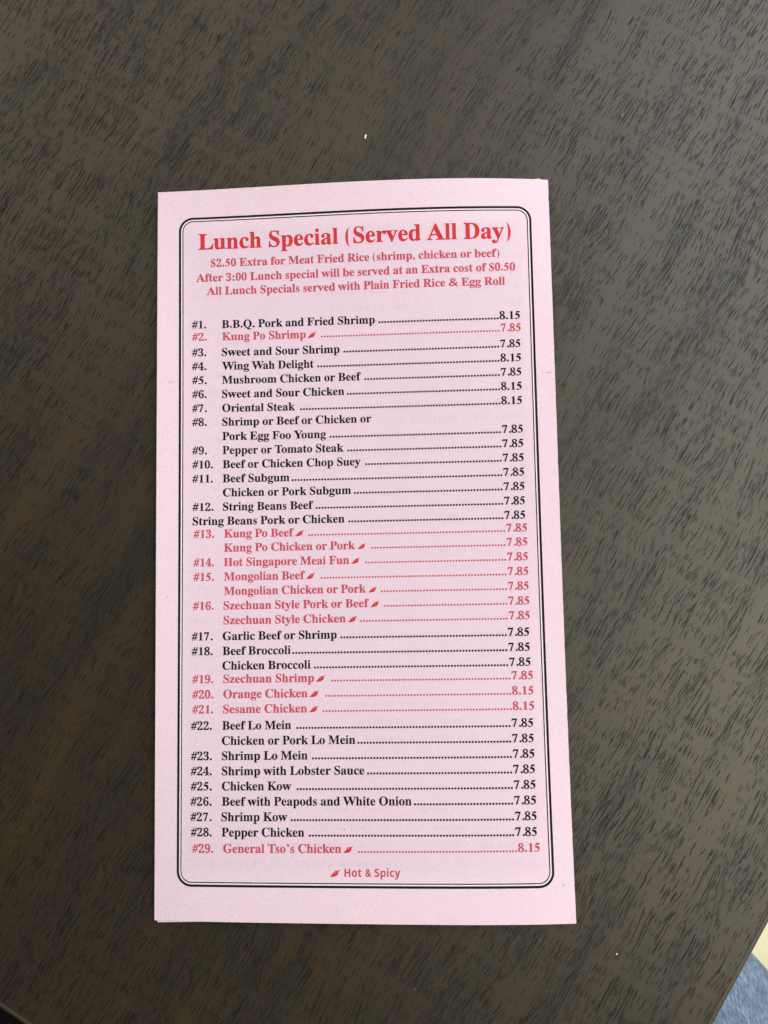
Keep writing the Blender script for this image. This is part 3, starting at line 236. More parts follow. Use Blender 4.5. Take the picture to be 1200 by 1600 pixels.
"bL":[635,[606,-9,14,-9,14,34,52,38,73,44,86,53,95,67,100,89,102,120,102,564,100,592,94,613,86,626,73,635,52,641,15,645,15,687,381,687,381,644,348,643,328,641,313,637,302,632,294,625,288,616,284,603,281,586,280,564,280,123,281,102,282,85,285,73,288,64,293,59,301,55,312,52,328,51,348,50,393,52,432,58,465,67,495,81,521,100,544,124,564,154,583,190,603,239,647,239],[15,17,16,15,18,17,14,18,15,14,19,18,14,20,19,14,21,20,13,21,14,13,22,21,12,22,13,12,23,22,11,23,12,11,24,23,11,25,24,10,25,11,10,26,25,9,26,10,9,27,26,9,28,27,8,28,9,45,47,46,45,0,47,44,0,45,43,0,44,42,0,43,8,29,28,7,29,8,7,30,29,41,0,42,6,30,7,6,31,30,40,0,41,6,32,31,39,0,40,5,32,6,5,33,32,5,34,33,38,0,39,5,35,34,4,35,5,4,36,35,37,0,38,4,37,36,4,0,37,3,0,4,2,0,3,1,0,2]],
"bM":[944,[261,-9,12,-9,12,34,49,38,71,44,85,54,95,67,101,89,103,118,103,569,102,588,100,604,97,615,92,624,85,630,75,635,62,639,44,642,13,645,13,687,281,687,472,235,663,687,928,687,928,645,892,640,872,633,859,624,851,610,845,590,843,563,843,127,844,102,846,82,850,66,855,56,861,48,870,43,882,39,898,36,927,34,927,-9,580,-9,580,34,610,37,627,41,640,45,650,51,656,58,661,69,665,83,667,101,668,124,668,549,435,-9,396,-9,166,535,166,119,168,87,175,64,184,51,199,42,222,37,261,34],[18,20,19,18,17,20,17,16,20,16,15,20,15,14,20,14,13,20,13,21,20,21,53,22,53,23,22,53,26,23,26,25,23,25,24,23,53,27,26,53,28,27,12,21,13,11,21,12,53,29,28,10,56,11,56,21,11,53,30,29,9,56,10,8,56,9,53,31,30,21,54,53,52,31,53,8,57,56,55,21,56,55,54,21,52,32,31,51,32,52,8,58,57,7,58,8,51,33,32,50,33,51,6,58,7,6,59,58,49,33,50,49,34,33,48,34,49,5,59,6,48,35,34,5,60,59,47,35,48,47,36,35,4,60,5,4,61,60,46,36,47,46,37,36,45,37,46,3,61,4,45,38,37,3,62,61,44,38,45,44,39,38,2,62,3,43,39,44,2,63,62,43,40,39,2,0,63,43,41,40,1,0,2,42,41,43]],
"bO":[782,[532,3,487,-13,439,-22,388,-25,339,-22,292,-13,247,3,206,24,168,49,134,80,104,114,79,153,59,196,44,241,35,289,32,339,35,389,44,437,59,482,79,524,104,563,135,598,169,629,208,654,250,675,296,691,344,700,395,703,444,700,491,691,535,676,577,655,614,630,648,600,678,565,703,527,724,484,739,439,748,390,751,339,748,289,739,241,724,196,703,153,678,114,647,80,613,49,574,24,272,105,306,61,346,36,393,27,483,61,537,163,556,339,551,435,535,513,510,574,476,617,435,642,388,651,298,617,244,515,225,339,230,244,246,166],[26,28,27,26,29,28,25,29,26,25,30,29,24,30,25,24,31,30,23,31,24,23,60,31,60,32,31,22,60,23,22,61,60,59,32,60,58,32,59,58,33,32,21,61,22,21,62,61,57,33,58,57,34,33,20,62,21,56,34,57,56,35,34,19,62,20,56,36,35,18,62,19,18,63,62,55,36,56,55,37,36,17,63,18,55,38,37,16,63,17,54,38,55,54,39,38,15,63,16,53,39,54,14,63,15,53,40,39,14,64,63,13,64,14,53,41,40,13,65,64,12,65,13,53,42,41,11,65,12,53,43,42,11,48,65,52,43,53,10,48,11,52,44,43,9,48,10,52,45,44,9,49,48,8,49,9,52,46,45,8,50,49,51,46,52,7,50,8,51,47,46,7,51,50,7,47,51,6,47,7,6,0,47,5,0,6,5,1,0,4,1,5,4,2,1,3,2,4]],
"bP":[622,[369,-9,14,-9,14,34,52,38,73,44,86,53,95,67,100,89,102,120,102,564,100,591,94,611,86,625,73,634,52,640,15,645,15,687,318,687,396,684,458,677,503,663,536,646,564,624,587,597,604,566,615,532,618,494,611,439,589,391,552,350,501,321,437,303,360,297,280,297,280,120,282,89,287,67,296,53,309,44,330,38,369,34,280,593,280,351,300,351,343,355,375,365,398,382,413,407,423,443,426,490,423,536,415,573,402,600,383,618,357,629,322,633,306,632,294,629,288,625,284,618,281,608],[15,17,16,15,18,17,15,19,18,15,20,19,15,21,20,15,22,21,14,55,15,55,22,15,13,55,14,12,55,13,12,56,55,54,22,55,12,57,56,53,22,54,12,58,57,11,58,12,11,59,58,53,23,22,11,60,59,52,23,53,10,60,11,10,41,60,51,23,52,51,24,23,10,42,41,9,42,10,50,24,51,50,25,24,8,42,9,49,25,50,49,26,25,49,27,26,48,27,49,47,27,48,47,28,27,46,28,47,46,29,28,45,29,46,44,29,45,43,29,44,8,43,42,8,33,43,33,29,43,33,30,29,33,31,30,33,32,31,8,34,33,7,34,8,7,35,34,7,36,35,6,36,7,5,36,6,5,37,36,5,38,37,4,38,5,4,39,38,3,39,4,3,40,39,2,40,3,2,0,40,1,0,2]],
"bQ":[782,[747,-143,680,-165,620,-177,563,-181,438,-162,339,-103,272,-8,227,11,184,37,145,68,111,104,83,144,61,189,45,236,35,286,32,339,35,389,44,437,59,482,79,524,104,563,135,598,169,629,208,654,250,675,296,691,344,700,395,703,444,700,491,691,535,676,577,655,614,630,648,600,678,565,703,527,724,484,739,439,748,390,751,339,744,260,721,188,683,122,632,66,569,23,505,-4,542,-60,596,-98,663,-111,683,-110,705,-106,739,-98,272,105,307,61,347,36,394,27,484,61,538,163,557,339,552,435,536,513,510,574,476,617,435,642,388,651,298,617,244,515,225,339,230,244,246,166],[26,28,27,26,29,28,25,29,26,25,30,29,24,30,25,24,31,30,23,31,24,23,64,31,64,32,31,22,64,23,22,65,64,63,32,64,62,32,63,62,33,32,21,65,22,21,66,65,61,33,62,61,34,33,20,66,21,60,34,61,60,35,34,19,66,20,60,36,35,18,66,19,18,67,66,59,36,60,59,37,36,17,67,18,59,38,37,16,67,17,58,38,59,58,39,38,15,67,16,57,39,58,14,67,15,57,40,39,14,68,67,13,68,14,57,41,40,13,69,68,12,69,13,11,69,12,57,42,41,11,52,69,56,42,57,10,52,11,56,43,42,10,53,52,9,53,10,8,53,9,56,44,43,8,54,53,55,44,56,7,54,8,7,55,54,7,44,55,7,45,44,6,45,7,6,46,45,5,46,6,5,47,46,50,0,51,5,48,47,4,48,5,49,0,50,48,0,49,4,0,48,4,1,0,3,1,4,3,2,1]],
"bR":[704,[369,-9,14,-9,14,34,52,38,73,44,86,53,95,67,100,89,102,120,102,564,100,591,94,611,86,625,73,634,52,640,15,645,15,687,323,687,416,682,492,667,552,642,595,605,621,557,630,498,612,420,559,362,483,329,650,80,661,65,671,53,679,45,688,40,698,36,712,35,724,35,724,-9,499,-9,295,307,280,307,280,120,282,89,287,67,296,53,309,44,330,38,369,34,280,574,280,357,303,357,348,361,384,372,410,391,428,417,439,454,443,500,430,575,395,618,333,633,312,632,297,628,289,623,285,614,281,598],[15,17,16,15,18,17,15,19,18,15,20,19,14,20,15,14,57,20,57,21,20,13,57,14,12,57,13,12,58,57,56,21,57,12,59,58,12,60,59,11,60,12,11,61,60,55,21,56,11,62,61,10,62,11,55,22,21,10,46,62,9,46,10,54,22,55,9,47,46,8,47,9,54,23,22,53,23,54,53,24,23,52,24,53,52,25,24,51,25,52,50,25,51,49,25,50,49,26,25,48,26,49,8,48,47,8,38,48,38,26,48,38,37,26,37,27,26,8,39,38,36,27,37,7,39,8,7,40,39,7,41,40,6,41,7,36,28,27,5,41,6,5,42,41,36,29,28,36,30,29,5,43,42,4,43,5,36,31,30,4,44,43,3,44,4,36,32,31,3,45,44,2,45,3,36,33,32,36,34,33,36,35,34,2,0,45,1,0,2]],
"bS":[581,[98,-25,55,-25,55,244,100,244,120,172,144,120,173,80,207,53,246,37,293,31,326,34,354,44,376,60,393,81,403,105,406,133,398,170,373,202,331,230,238,276,184,306,141,337,107,370,84,407,70,448,65,494,68,534,77,571,92,604,113,633,138,657,167,677,200,691,236,700,275,703,296,702,319,700,343,696,368,690,395,684,422,676,427,674,432,673,436,672,439,672,443,671,445,671,456,674,463,681,470,703,514,703,514,466,473,466,461,508,447,539,430,568,410,593,388,614,365,631,340,643,315,651,289,653,259,650,234,642,214,628,199,611,190,590,187,566,190,544,197,524,211,507,230,491,254,475,285,459,381,414,419,395,452,375,479,354,500,332,517,308,529,283,538,257,542,229,544,198,541,156,530,117,512,81,488,50,458,24,422,3,381,-12,336,-21,286,-24,269,-24,252,-22,235,-20,218,-17,201,-13,184,-8,169,-2,155,2,144,5,135,7,129,9,126,9,118,8,113,7,110,4,106,0,103,-8],[33,35,34,48,50,49,48,51,50,33,36,35,32,36,33,32,37,36,32,38,37,31,38,32,31,39,38,31,40,39,47,51,48,30,40,31,30,41,40,30,42,41,46,51,47,30,43,42,30,44,43,30,45,44,30,46,45,30,61,46,61,60,46,60,59,46,59,58,46,58,57,46,57,56,46,56,51,46,29,62,30,62,61,30,29,63,62,29,64,63,28,64,29,28,65,64,28,66,65,27,66,28,55,51,56,27,67,66,26,67,27,54,51,55,26,68,67,26,69,68,53,51,54,25,69,26,25,70,69,52,51,53,25,71,70,24,71,25,24,72,71,24,73,72,24,74,73,23,74,24,23,75,74,22,75,23,22,76,75,22,77,76,21,77,22,21,78,77,20,78,21,20,79,78,20,80,79,19,80,20,19,81,80,18,81,19,18,82,81,1,3,2,1,4,3,17,82,18,17,83,82,16,83,17,16,84,83,1,5,4,15,84,16,15,85,84,14,85,15,1,6,5,14,86,85,13,86,14,13,87,86,12,87,13,1,106,6,106,7,6,11,87,12,106,105,7,105,8,7,11,88,87,10,88,11,105,9,8,9,88,10,105,104,9,104,88,9,104,89,88,103,89,104,102,89,103,101,89,102,1,107,106,100,89,101,1,108,107,100,90,89,99,90,100,1,109,108,98,90,99,97,90,98,1,0,109,97,91,90,96,91,97,95,91,96,94,91,95,94,92,91,93,92,94]],
"bT":[630,[495,-7,130,-7,130,33,168,35,191,41,206,51,216,66,223,89,225,120,225,638,222,638,175,633,135,619,102,595,77,563,59,522,49,466,9,466,9,685,618,685,618,465,581,465,552,564,492,619,399,638,399,638,399,120,401,88,407,65,417,50,431,41,455,35,495,33],[17,14,18,14,13,18,13,12,18,12,11,18,11,19,18,11,10,19,10,9,19,9,25,19,25,24,19,24,23,19,23,22,19,22,20,19,8,25,9,8,26,25,21,20,22,17,15,14,17,16,15,7,26,8,7,27,26,6,27,7,6,28,27,5,28,6,5,29,28,4,29,5,4,30,29,3,30,4,3,31,30,2,31,3,2,32,31,2,0,32,1,0,2]],
"bW":[910,[289,-25,248,-25,40,582,32,603,24,619,16,630,7,637,-6,642,-32,645,-32,687,278,687,278,645,251,643,237,640,228,635,223,630,219,622,218,611,219,597,223,579,229,558,333,254,438,525,418,591,410,611,402,624,393,632,381,637,364,641,332,645,332,687,663,687,663,645,619,640,600,629,594,612,595,605,598,593,603,578,706,275,796,553,803,574,807,592,808,605,806,618,802,627,796,633,785,638,769,642,740,645,740,687,938,687,938,646,915,640,902,632,892,622,883,607,874,587,864,562,671,-25,631,-25,470,434],[8,10,9,8,11,10,29,31,30,29,32,31,49,51,50,49,52,51,49,53,52,7,11,8,28,32,29,28,33,32,48,53,49,7,12,11,7,13,12,47,53,48,6,13,7,27,33,28,27,34,33,47,54,53,6,14,13,46,54,47,26,34,27,5,14,6,5,15,14,45,54,46,45,55,54,25,34,26,5,16,15,4,16,5,25,35,34,44,55,45,24,35,25,4,17,16,44,56,55,3,17,4,43,56,44,24,36,35,3,18,17,23,36,24,43,57,56,23,37,36,42,57,43,2,18,3,2,19,18,23,38,37,41,57,42,22,38,23,41,58,57,1,19,2,1,20,19,22,39,38,40,58,41,40,59,58,1,21,20,39,59,40,21,61,22,61,39,22,21,0,61,60,39,61,60,59,39,1,0,21]],
"bY":[634,[497,-9,142,-9,142,34,180,38,201,44,214,53,223,67,228,89,230,120,230,264,61,572,44,600,29,620,16,632,10,635,4,637,-2,639,-8,641,-14,642,-29,644,-29,687,317,687,317,643,291,643,275,642,262,640,252,636,246,631,242,626,241,620,242,612,246,601,252,587,371,355,488,549,501,572,508,592,510,606,503,626,483,638,443,643,430,643,430,687,663,687,663,645,640,640,627,634,615,625,603,613,590,597,578,578,408,300,408,120,410,89,415,67,424,53,437,44,458,38,497,34],[19,21,20,19,22,21,41,43,42,41,44,43,41,40,44,40,45,44,18,23,19,23,22,19,18,24,23,39,45,40,17,24,18,17,25,24,16,25,17,39,46,45,16,26,25,15,26,16,38,46,39,14,26,15,14,27,26,13,27,14,38,47,46,12,27,13,12,28,27,37,47,38,12,29,28,37,48,47,11,29,12,11,30,29,37,49,48,11,31,30,36,49,37,11,32,31,10,32,11,36,50,49,35,50,36,10,33,32,35,51,50,34,51,35,9,33,10,33,51,34,9,51,33,9,52,51,8,52,9,7,52,8,7,53,52,6,53,7,6,54,53,5,54,6,5,55,54,5,56,55,4,56,5,4,57,56,3,57,4,3,58,57,2,58,3,2,0,58,1,0,2]],
"b0":[559,[427,29,385,2,336,-14,280,-19,222,-14,171,2,129,29,95,65,68,110,49,162,36,222,28,287,25,359,28,430,36,496,49,555,68,607,95,650,129,686,171,712,222,728,281,733,337,728,386,712,427,686,461,650,488,606,509,554,523,495,531,430,534,358,531,286,523,221,509,162,488,110,461,65,216,137,231,95,252,72,280,64,308,72,329,95,344,137,353,196,359,270,361,358,359,446,353,519,344,578,330,619,309,642,281,650,253,642,231,619,216,578,206,519,200,446,198,358,200,270,206,196],[20,22,21,19,22,20,19,23,22,18,23,19,18,24,23,17,24,18,17,25,24,16,51,17,51,25,17,51,26,25,16,52,51,50,26,51,49,26,50,16,53,52,48,26,49,16,54,53,15,54,16,48,27,26,47,27,48,15,55,54,14,55,15,47,28,27,46,28,47,14,56,55,13,56,14,46,29,28,45,29,46,13,57,56,12,57,13,45,30,29,11,57,12,45,31,30,11,58,57,44,31,45,10,58,11,44,32,31,10,59,58,43,32,44,9,59,10,43,33,32,9,36,59,42,33,43,8,36,9,42,34,33,8,37,36,41,34,42,7,37,8,41,35,34,7,38,37,40,35,41,39,35,40,7,39,38,6,39,7,39,0,35,6,0,39,6,1,0,5,1,6,5,2,1,4,2,5,4,3,2]],
"b1":[559,[519,-9,88,-9,88,62,179,62,193,63,203,67,210,73,215,82,219,97,220,118,220,595,211,584,188,559,167,537,145,520,123,510,100,506,82,509,66,516,52,529,41,546,35,566,32,596,60,604,82,612,106,621,131,634,160,651,191,673,263,727,387,727,387,118,388,100,391,86,396,75,402,68,413,64,429,62,519,62],[28,30,29,28,10,30,10,31,30,27,10,28,26,10,27,25,10,26,24,10,25,23,10,24,22,10,23,21,10,22,21,11,10,9,31,10,21,12,11,20,12,21,20,13,12,19,13,20,19,14,13,18,14,19,18,15,14,17,15,18,17,16,15,8,31,9,8,32,31,8,33,32,7,33,8,7,34,33,6,34,7,6,35,34,5,35,6,5,36,35,4,36,5,4,37,36,3,37,4,1,3,2,1,37,3,1,38,37,1,0,38]],
"b2":[559,[517,-9,26,-9,26,107,177,260,214,300,246,337,271,370,290,401,305,431,315,460,322,489,327,520,328,553,326,586,319,612,309,631,295,644,279,651,259,654,232,650,211,637,196,615,185,584,178,542,176,480,130,484,98,491,69,505,47,526,34,554,30,589,33,615,42,639,56,662,77,682,103,700,134,714,170,725,212,731,259,733,329,728,388,713,435,687,469,651,490,608,497,558,496,534,491,510,484,487,473,463,459,439,441,413,419,385,393,354,361,321,325,285,283,244,236,198,153,119,363,119,381,121,396,126,410,135,422,147,431,162,437,182,447,219,522,219],[38,40,39,37,40,38,37,41,40,36,41,37,35,41,36,35,42,41,34,42,35,34,43,42,33,43,34,32,18,33,18,43,33,32,19,18,17,43,18,17,44,43,16,44,17,32,20,19,15,44,16,31,20,32,31,21,20,14,44,15,31,22,21,30,22,31,13,44,14,13,45,44,29,22,30,12,45,13,29,23,22,12,46,45,28,23,29,11,46,12,28,24,23,11,47,46,27,24,28,10,47,11,10,48,47,26,24,27,25,24,26,9,48,10,9,49,48,9,50,49,8,50,9,8,51,50,7,51,8,7,52,51,6,52,7,6,53,52,5,53,6,5,54,53,4,54,5,4,55,54,3,55,4,3,56,55,2,56,3,2,57,56,65,67,66,65,0,67,2,58,57,64,0,65,63,0,64,62,0,63,61,0,62,60,0,61,59,0,60,2,59,58,2,0,59,1,0,2]],
"b3":[559,[345,-8,312,-14,278,-18,243,-19,195,-17,153,-11,118,-2,87,12,63,27,44,46,30,66,22,88,19,110,22,136,32,158,48,175,68,187,89,195,121,198,126,151,136,121,153,99,176,82,204,72,236,69,256,70,275,74,293,81,309,91,322,104,334,122,343,145,348,173,350,207,346,240,333,269,313,294,284,313,248,325,204,329,133,329,133,409,207,409,245,413,275,426,297,446,313,474,323,507,326,547,324,579,317,606,307,627,292,642,274,651,252,654,232,652,217,645,204,635,194,620,187,602,181,581,178,557,176,533,175,498,127,501,93,509,65,522,44,541,31,566,27,597,34,634,54,667,87,695,132,716,189,729,257,733,325,728,383,714,431,689,468,655,490,612,497,561,492,517,476,477,451,442,418,414,380,390,364,384,364,384,392,375,420,363,447,347,471,328,492,305,509,277,519,244,522,206,519,166,512,131,498,99,481,72,460,49,434,29,407,14,377,1],[74,76,75,73,76,74,73,77,76,72,77,73,72,78,77,71,78,72,71,79,78,70,54,71,54,79,71,54,53,79,53,80,79,70,55,54,70,56,55,52,80,53,70,57,56,51,80,52,70,58,57,69,58,70,50,80,51,69,59,58,50,81,80,49,81,50,69,60,59,68,60,69,68,61,60,48,81,49,67,61,68,48,82,81,67,62,61,47,82,48,66,62,67,66,63,62,65,63,66,47,83,82,64,63,65,46,83,47,46,84,83,45,84,46,44,84,45,44,85,84,43,85,44,43,86,85,42,86,43,40,42,41,40,86,42,40,88,86,88,87,86,40,89,88,40,90,89,40,91,90,40,39,91,39,92,91,38,92,39,38,93,92,37,93,38,36,93,37,36,94,93,35,94,36,35,95,94,34,95,35,34,96,95,33,96,34,32,96,33,32,97,96,17,19,18,16,19,17,15,19,16,14,19,15,31,97,32,31,98,97,13,19,14,13,20,19,30,98,31,12,20,13,30,99,98,29,99,30,12,21,20,11,21,12,28,99,29,28,100,99,11,22,21,27,100,28,10,22,11,10,23,22,26,100,27,25,100,26,10,24,23,25,101,100,24,101,25,10,101,24,9,101,10,9,102,101,8,102,9,8,103,102,7,103,8,7,104,103,6,104,7,6,0,104,5,0,6,5,1,0,4,1,5,4,2,1,3,2,4]],
"b4":[559,[540,-9,171,-9,171,62,208,62,228,63,246,67,261,73,272,83,279,100,281,125,281,177,4,177,4,250,292,723,445,723,445,261,549,261,549,177,445,177,445,125,447,100,454,83,465,73,480,67,498,63,518,62,540,62,226,470,99,261,281,261,281,427,281,457,282,489,283,522,284,556,286,588,284,568,301,606,296,595,289,583,282,569,275,555,266,540,258,525,250,512,243,498,236,487,230,477],[12,35,13,35,37,13,37,14,13,37,15,14,35,38,37,36,15,37,35,39,38,12,40,35,40,36,35,34,39,35,40,36,39,36,34,39,12,41,40,34,15,36,33,15,34,12,42,41,12,43,42,12,44,43,32,15,33,12,45,44,12,46,45,31,15,32,12,47,46,12,27,47,12,28,27,30,15,31,29,15,30,12,29,28,12,15,29,12,16,15,12,17,16,11,17,12,10,17,11,9,18,10,18,17,10,9,19,18,8,19,9,8,20,19,7,20,8,7,21,20,6,21,7,6,22,21,5,22,6,5,23,22,4,23,5,4,24,23,3,24,4,3,25,24,1,3,2,1,25,3,1,26,25,1,0,26]],
"b5":[559,[338,-7,307,-14,276,-18,245,-19,197,-17,156,-11,122,-1,93,12,70,28,53,47,41,67,33,89,31,111,34,135,42,155,56,170,75,181,96,187,128,190,130,162,133,145,139,127,147,111,157,97,170,85,186,76,206,71,230,69,250,71,269,75,287,82,302,93,316,108,328,128,337,153,342,183,344,220,340,264,329,299,311,325,286,344,255,355,217,359,194,358,173,357,156,354,140,350,124,346,106,341,50,362,84,723,479,723,484,523,411,523,401,564,398,574,395,582,391,588,385,591,377,594,364,595,164,595,150,432,150,432,167,435,186,438,208,441,229,442,250,443,324,437,388,419,442,388,483,344,507,288,515,220,512,178,504,140,491,107,472,78,451,54,426,33,398,16,369,3],[49,61,50,61,51,50,61,60,51,60,59,51,59,58,51,58,52,51,49,63,61,63,62,61,57,52,58,56,52,57,55,52,56,54,52,55,53,52,54,67,69,68,66,69,67,65,69,66,64,69,65,64,70,69,63,70,64,49,70,63,49,71,70,49,42,71,42,72,71,48,47,49,47,46,49,46,45,49,45,44,49,44,43,49,43,42,49,41,72,42,40,72,41,40,73,72,39,73,40,38,73,39,37,73,38,37,74,73,36,74,37,36,75,74,35,75,36,17,19,18,16,19,17,34,75,35,15,19,16,34,76,75,14,19,15,14,20,19,13,20,14,33,76,34,13,21,20,33,77,76,12,21,13,32,77,33,12,22,21,12,23,22,11,23,12,31,77,32,31,78,77,11,24,23,30,78,31,10,24,11,10,25,24,29,78,30,29,79,78,10,26,25,28,79,29,10,27,26,27,79,28,10,79,27,9,79,10,9,80,79,8,80,9,8,81,80,7,81,8,7,82,81,6,82,7,6,0,82,5,0,6,5,1,0,4,1,5,4,2,1,3,2,4]],
"b6":[559,[472,51,425,12,365,-11,293,-19,244,-15,199,-2,158,19,122,49,92,88,68,135,50,191,39,256,36,330,38,385,44,437,54,487,68,533,86,576,107,614,134,649,164,678,200,701,239,719,283,730,330,733,371,731,407,726,437,717,461,705,482,690,497,673,508,655,514,635,516,614,513,591,503,571,486,552,461,538,428,530,378,526,377,555,376,575,373,594,368,612,362,627,355,640,346,649,335,654,321,656,288,649,260,628,235,592,216,542,202,478,197,418,197,418,215,427,237,435,262,442,291,446,324,447,383,441,433,422,476,390,508,347,527,293,533,231,526,162,506,102,227,124,248,91,271,71,296,65,316,69,334,80,349,100,360,129,368,170,370,221,367,269,360,307,347,335,330,353,311,364,287,368,270,366,252,362,234,353,216,343,203,333,195,326,199,243,210,174],[23,25,24,23,26,25,22,26,23,22,27,26,21,27,22,21,28,27,21,29,28,20,29,21,20,30,29,19,30,20,19,48,30,48,31,30,19,49,48,47,31,48,47,32,31,46,32,47,19,50,49,45,32,46,18,50,19,44,32,45,44,33,32,18,51,50,43,33,44,17,51,18,43,34,33,42,34,43,41,34,42,17,52,51,41,35,34,16,52,17,40,35,41,40,36,35,39,36,40,39,37,36,16,53,52,39,38,37,15,53,16,14,53,15,14,54,53,59,61,60,58,61,59,57,61,58,57,62,61,13,54,14,56,62,57,55,62,56,55,63,62,13,55,54,13,63,55,13,84,63,84,64,63,12,85,13,85,84,13,83,64,84,12,86,85,82,64,83,12,87,86,12,88,87,81,64,82,81,65,64,12,89,88,80,65,81,12,90,89,11,90,12,11,91,90,79,65,80,79,66,65,78,66,79,10,91,11,10,92,91,78,67,66,77,67,78,9,92,10,9,69,92,76,67,77,76,68,67,8,69,9,75,68,76,8,70,69,75,0,68,74,0,75,8,71,70,7,71,8,73,0,74,7,72,71,72,0,73,7,0,72,7,1,0,6,1,7,5,1,6,5,2,1,4,2,5,4,3,2]],
"b7":[559,[256,-9,151,-9,417,596,169,596,143,591,127,577,119,552,112,495,35,495,40,723,535,723,535,663],[8,5,9,5,4,9,4,10,9,4,3,10,3,11,10,3,2,11,2,0,11,1,0,2,8,6,5,8,7,6]],
"b8":[559,[467,35,414,5,349,-13,273,-19,220,-16,173,-7,132,8,98,28,70,52,48,81,33,112,24,146,21,182,26,225,40,262,64,294,95,321,131,346,160,362,135,378,103,405,78,435,59,467,48,503,44,542,47,574,54,605,67,635,86,662,112,686,144,706,183,721,230,730,285,733,352,727,407,710,451,681,482,643,501,599,507,549,503,510,490,476,468,448,440,424,406,401,382,387,422,366,466,335,498,303,520,268,534,230,538,189,530,128,507,77,229,480,249,462,275,445,301,431,319,443,335,459,348,476,356,497,361,522,363,551,362,569,359,586,353,603,346,618,336,631,325,642,312,650,297,655,279,657,257,654,238,644,223,629,212,608,205,583,203,554,206,524,215,499,203,89,224,71,249,60,278,56,307,60,332,70,353,88,368,112,378,139,381,172,377,200,367,225,349,247,323,268,286,290,245,310,229,298,211,280,195,260,183,237,176,210,174,178,177,144,187,114],[32,34,33,31,34,32,31,35,34,30,35,31,30,36,35,29,36,30,28,36,29,28,72,36,72,37,36,27,72,28,27,73,72,71,37,72,70,37,71,27,74,73,69,37,70,27,75,74,69,38,37,68,38,69,26,75,27,67,38,68,26,76,75,66,38,67,26,77,76,25,77,26,65,38,66,65,39,38,64,39,65,25,78,77,24,78,25,63,39,64,24,79,78,62,39,63,62,40,39,23,79,24,23,80,79,61,40,62,61,41,40,22,80,23,22,54,80,60,41,61,22,55,54,59,41,60,59,42,41,21,55,22,21,56,55,58,42,59,58,43,42,21,57,56,57,43,58,20,57,21,20,43,57,20,44,43,19,44,20,19,45,44,19,46,45,18,46,19,18,47,46,17,47,18,16,47,17,16,48,47,15,96,16,96,48,16,15,97,96,95,48,96,95,49,48,15,98,97,14,98,15,94,49,95,14,99,98,94,50,49,93,50,94,13,99,14,13,100,99,92,50,93,13,101,100,92,51,50,91,51,92,12,101,13,12,102,101,90,51,91,90,52,51,11,102,12,11,103,102,89,52,90,10,103,11,10,104,103,88,52,89,88,53,52,10,81,104,9,81,10,87,53,88,9,82,81,86,53,87,8,82,9,86,0,53,8,83,82,85,0,86,8,84,83,84,0,85,8,0,84,7,0,8,7,1,0,6,1,7,5,1,6,5,2,1,4,2,5,4,3,2]],
"b9":[559,[363,13,323,-5,277,-15,227,-19,189,-17,155,-11,127,-2,104,11,85,26,71,44,62,63,56,83,54,103,55,119,60,133,68,146,79,156,93,164,117,171,131,135,144,111,160,90,180,75,203,65,231,62,299,92,344,184,360,315,363,318,343,301,320,287,294,275,264,268,231,266,175,272,126,291,84,322,51,364,32,418,26,482,29,529,39,573,54,613,76,648,104,677,137,701,175,719,217,730,264,733,312,729,357,717,398,697,434,668,465,630,490,584,508,528,519,463,523,388,521,334,516,282,507,232,494,184,477,141,455,102,429,67,398,37,189,488,199,413,227,370,275,356,294,358,313,364,329,373,343,385,355,400,364,416,360,491,351,551,336,596,317,625,295,642,270,648,247,644,228,631,211,610,199,579,192,538],[47,49,48,46,49,47,46,50,49,45,50,46,45,51,50,44,51,45,44,52,51,43,52,44,43,81,52,81,53,52,43,82,81,80,53,81,42,82,43,42,83,82,79,53,80,42,84,83,79,54,53,78,54,79,41,84,42,41,85,84,77,54,78,77,55,54,41,86,85,40,86,41,76,55,77,40,66,86,39,66,40,76,56,55,75,56,76,39,67,66,38,67,39,75,57,56,37,67,38,74,57,75,37,68,67,73,57,74,73,58,57,72,58,73,71,58,72,37,69,68,36,69,37,70,58,71,69,58,70,36,58,69,36,28,58,28,59,58,35,28,36,35,29,28,27,59,28,26,59,27,35,30,29,34,30,35,34,31,30,26,60,59,34,32,31,33,32,34,26,61,60,25,61,26,25,62,61,17,19,18,16,19,17,15,19,16,14,19,15,25,63,62,14,20,19,13,20,14,12,20,13,12,21,20,11,21,12,25,64,63,24,64,25,11,22,21,10,22,11,10,23,22,24,65,64,10,24,23,9,24,10,9,65,24,8,65,9,8,0,65,7,0,8,7,1,0,6,1,7,5,1,6,5,2,1,4,2,5,4,3,2]],
"sH":[765,[244,-3,87,-3,87,717,244,717,244,437,521,437,521,717,678,717,678,-3,521,-3,521,305,244,305],[1,3,2,1,4,3,5,7,6,5,8,7,1,11,4,11,5,4,11,10,5,10,8,5,1,0,11,9,8,10]],
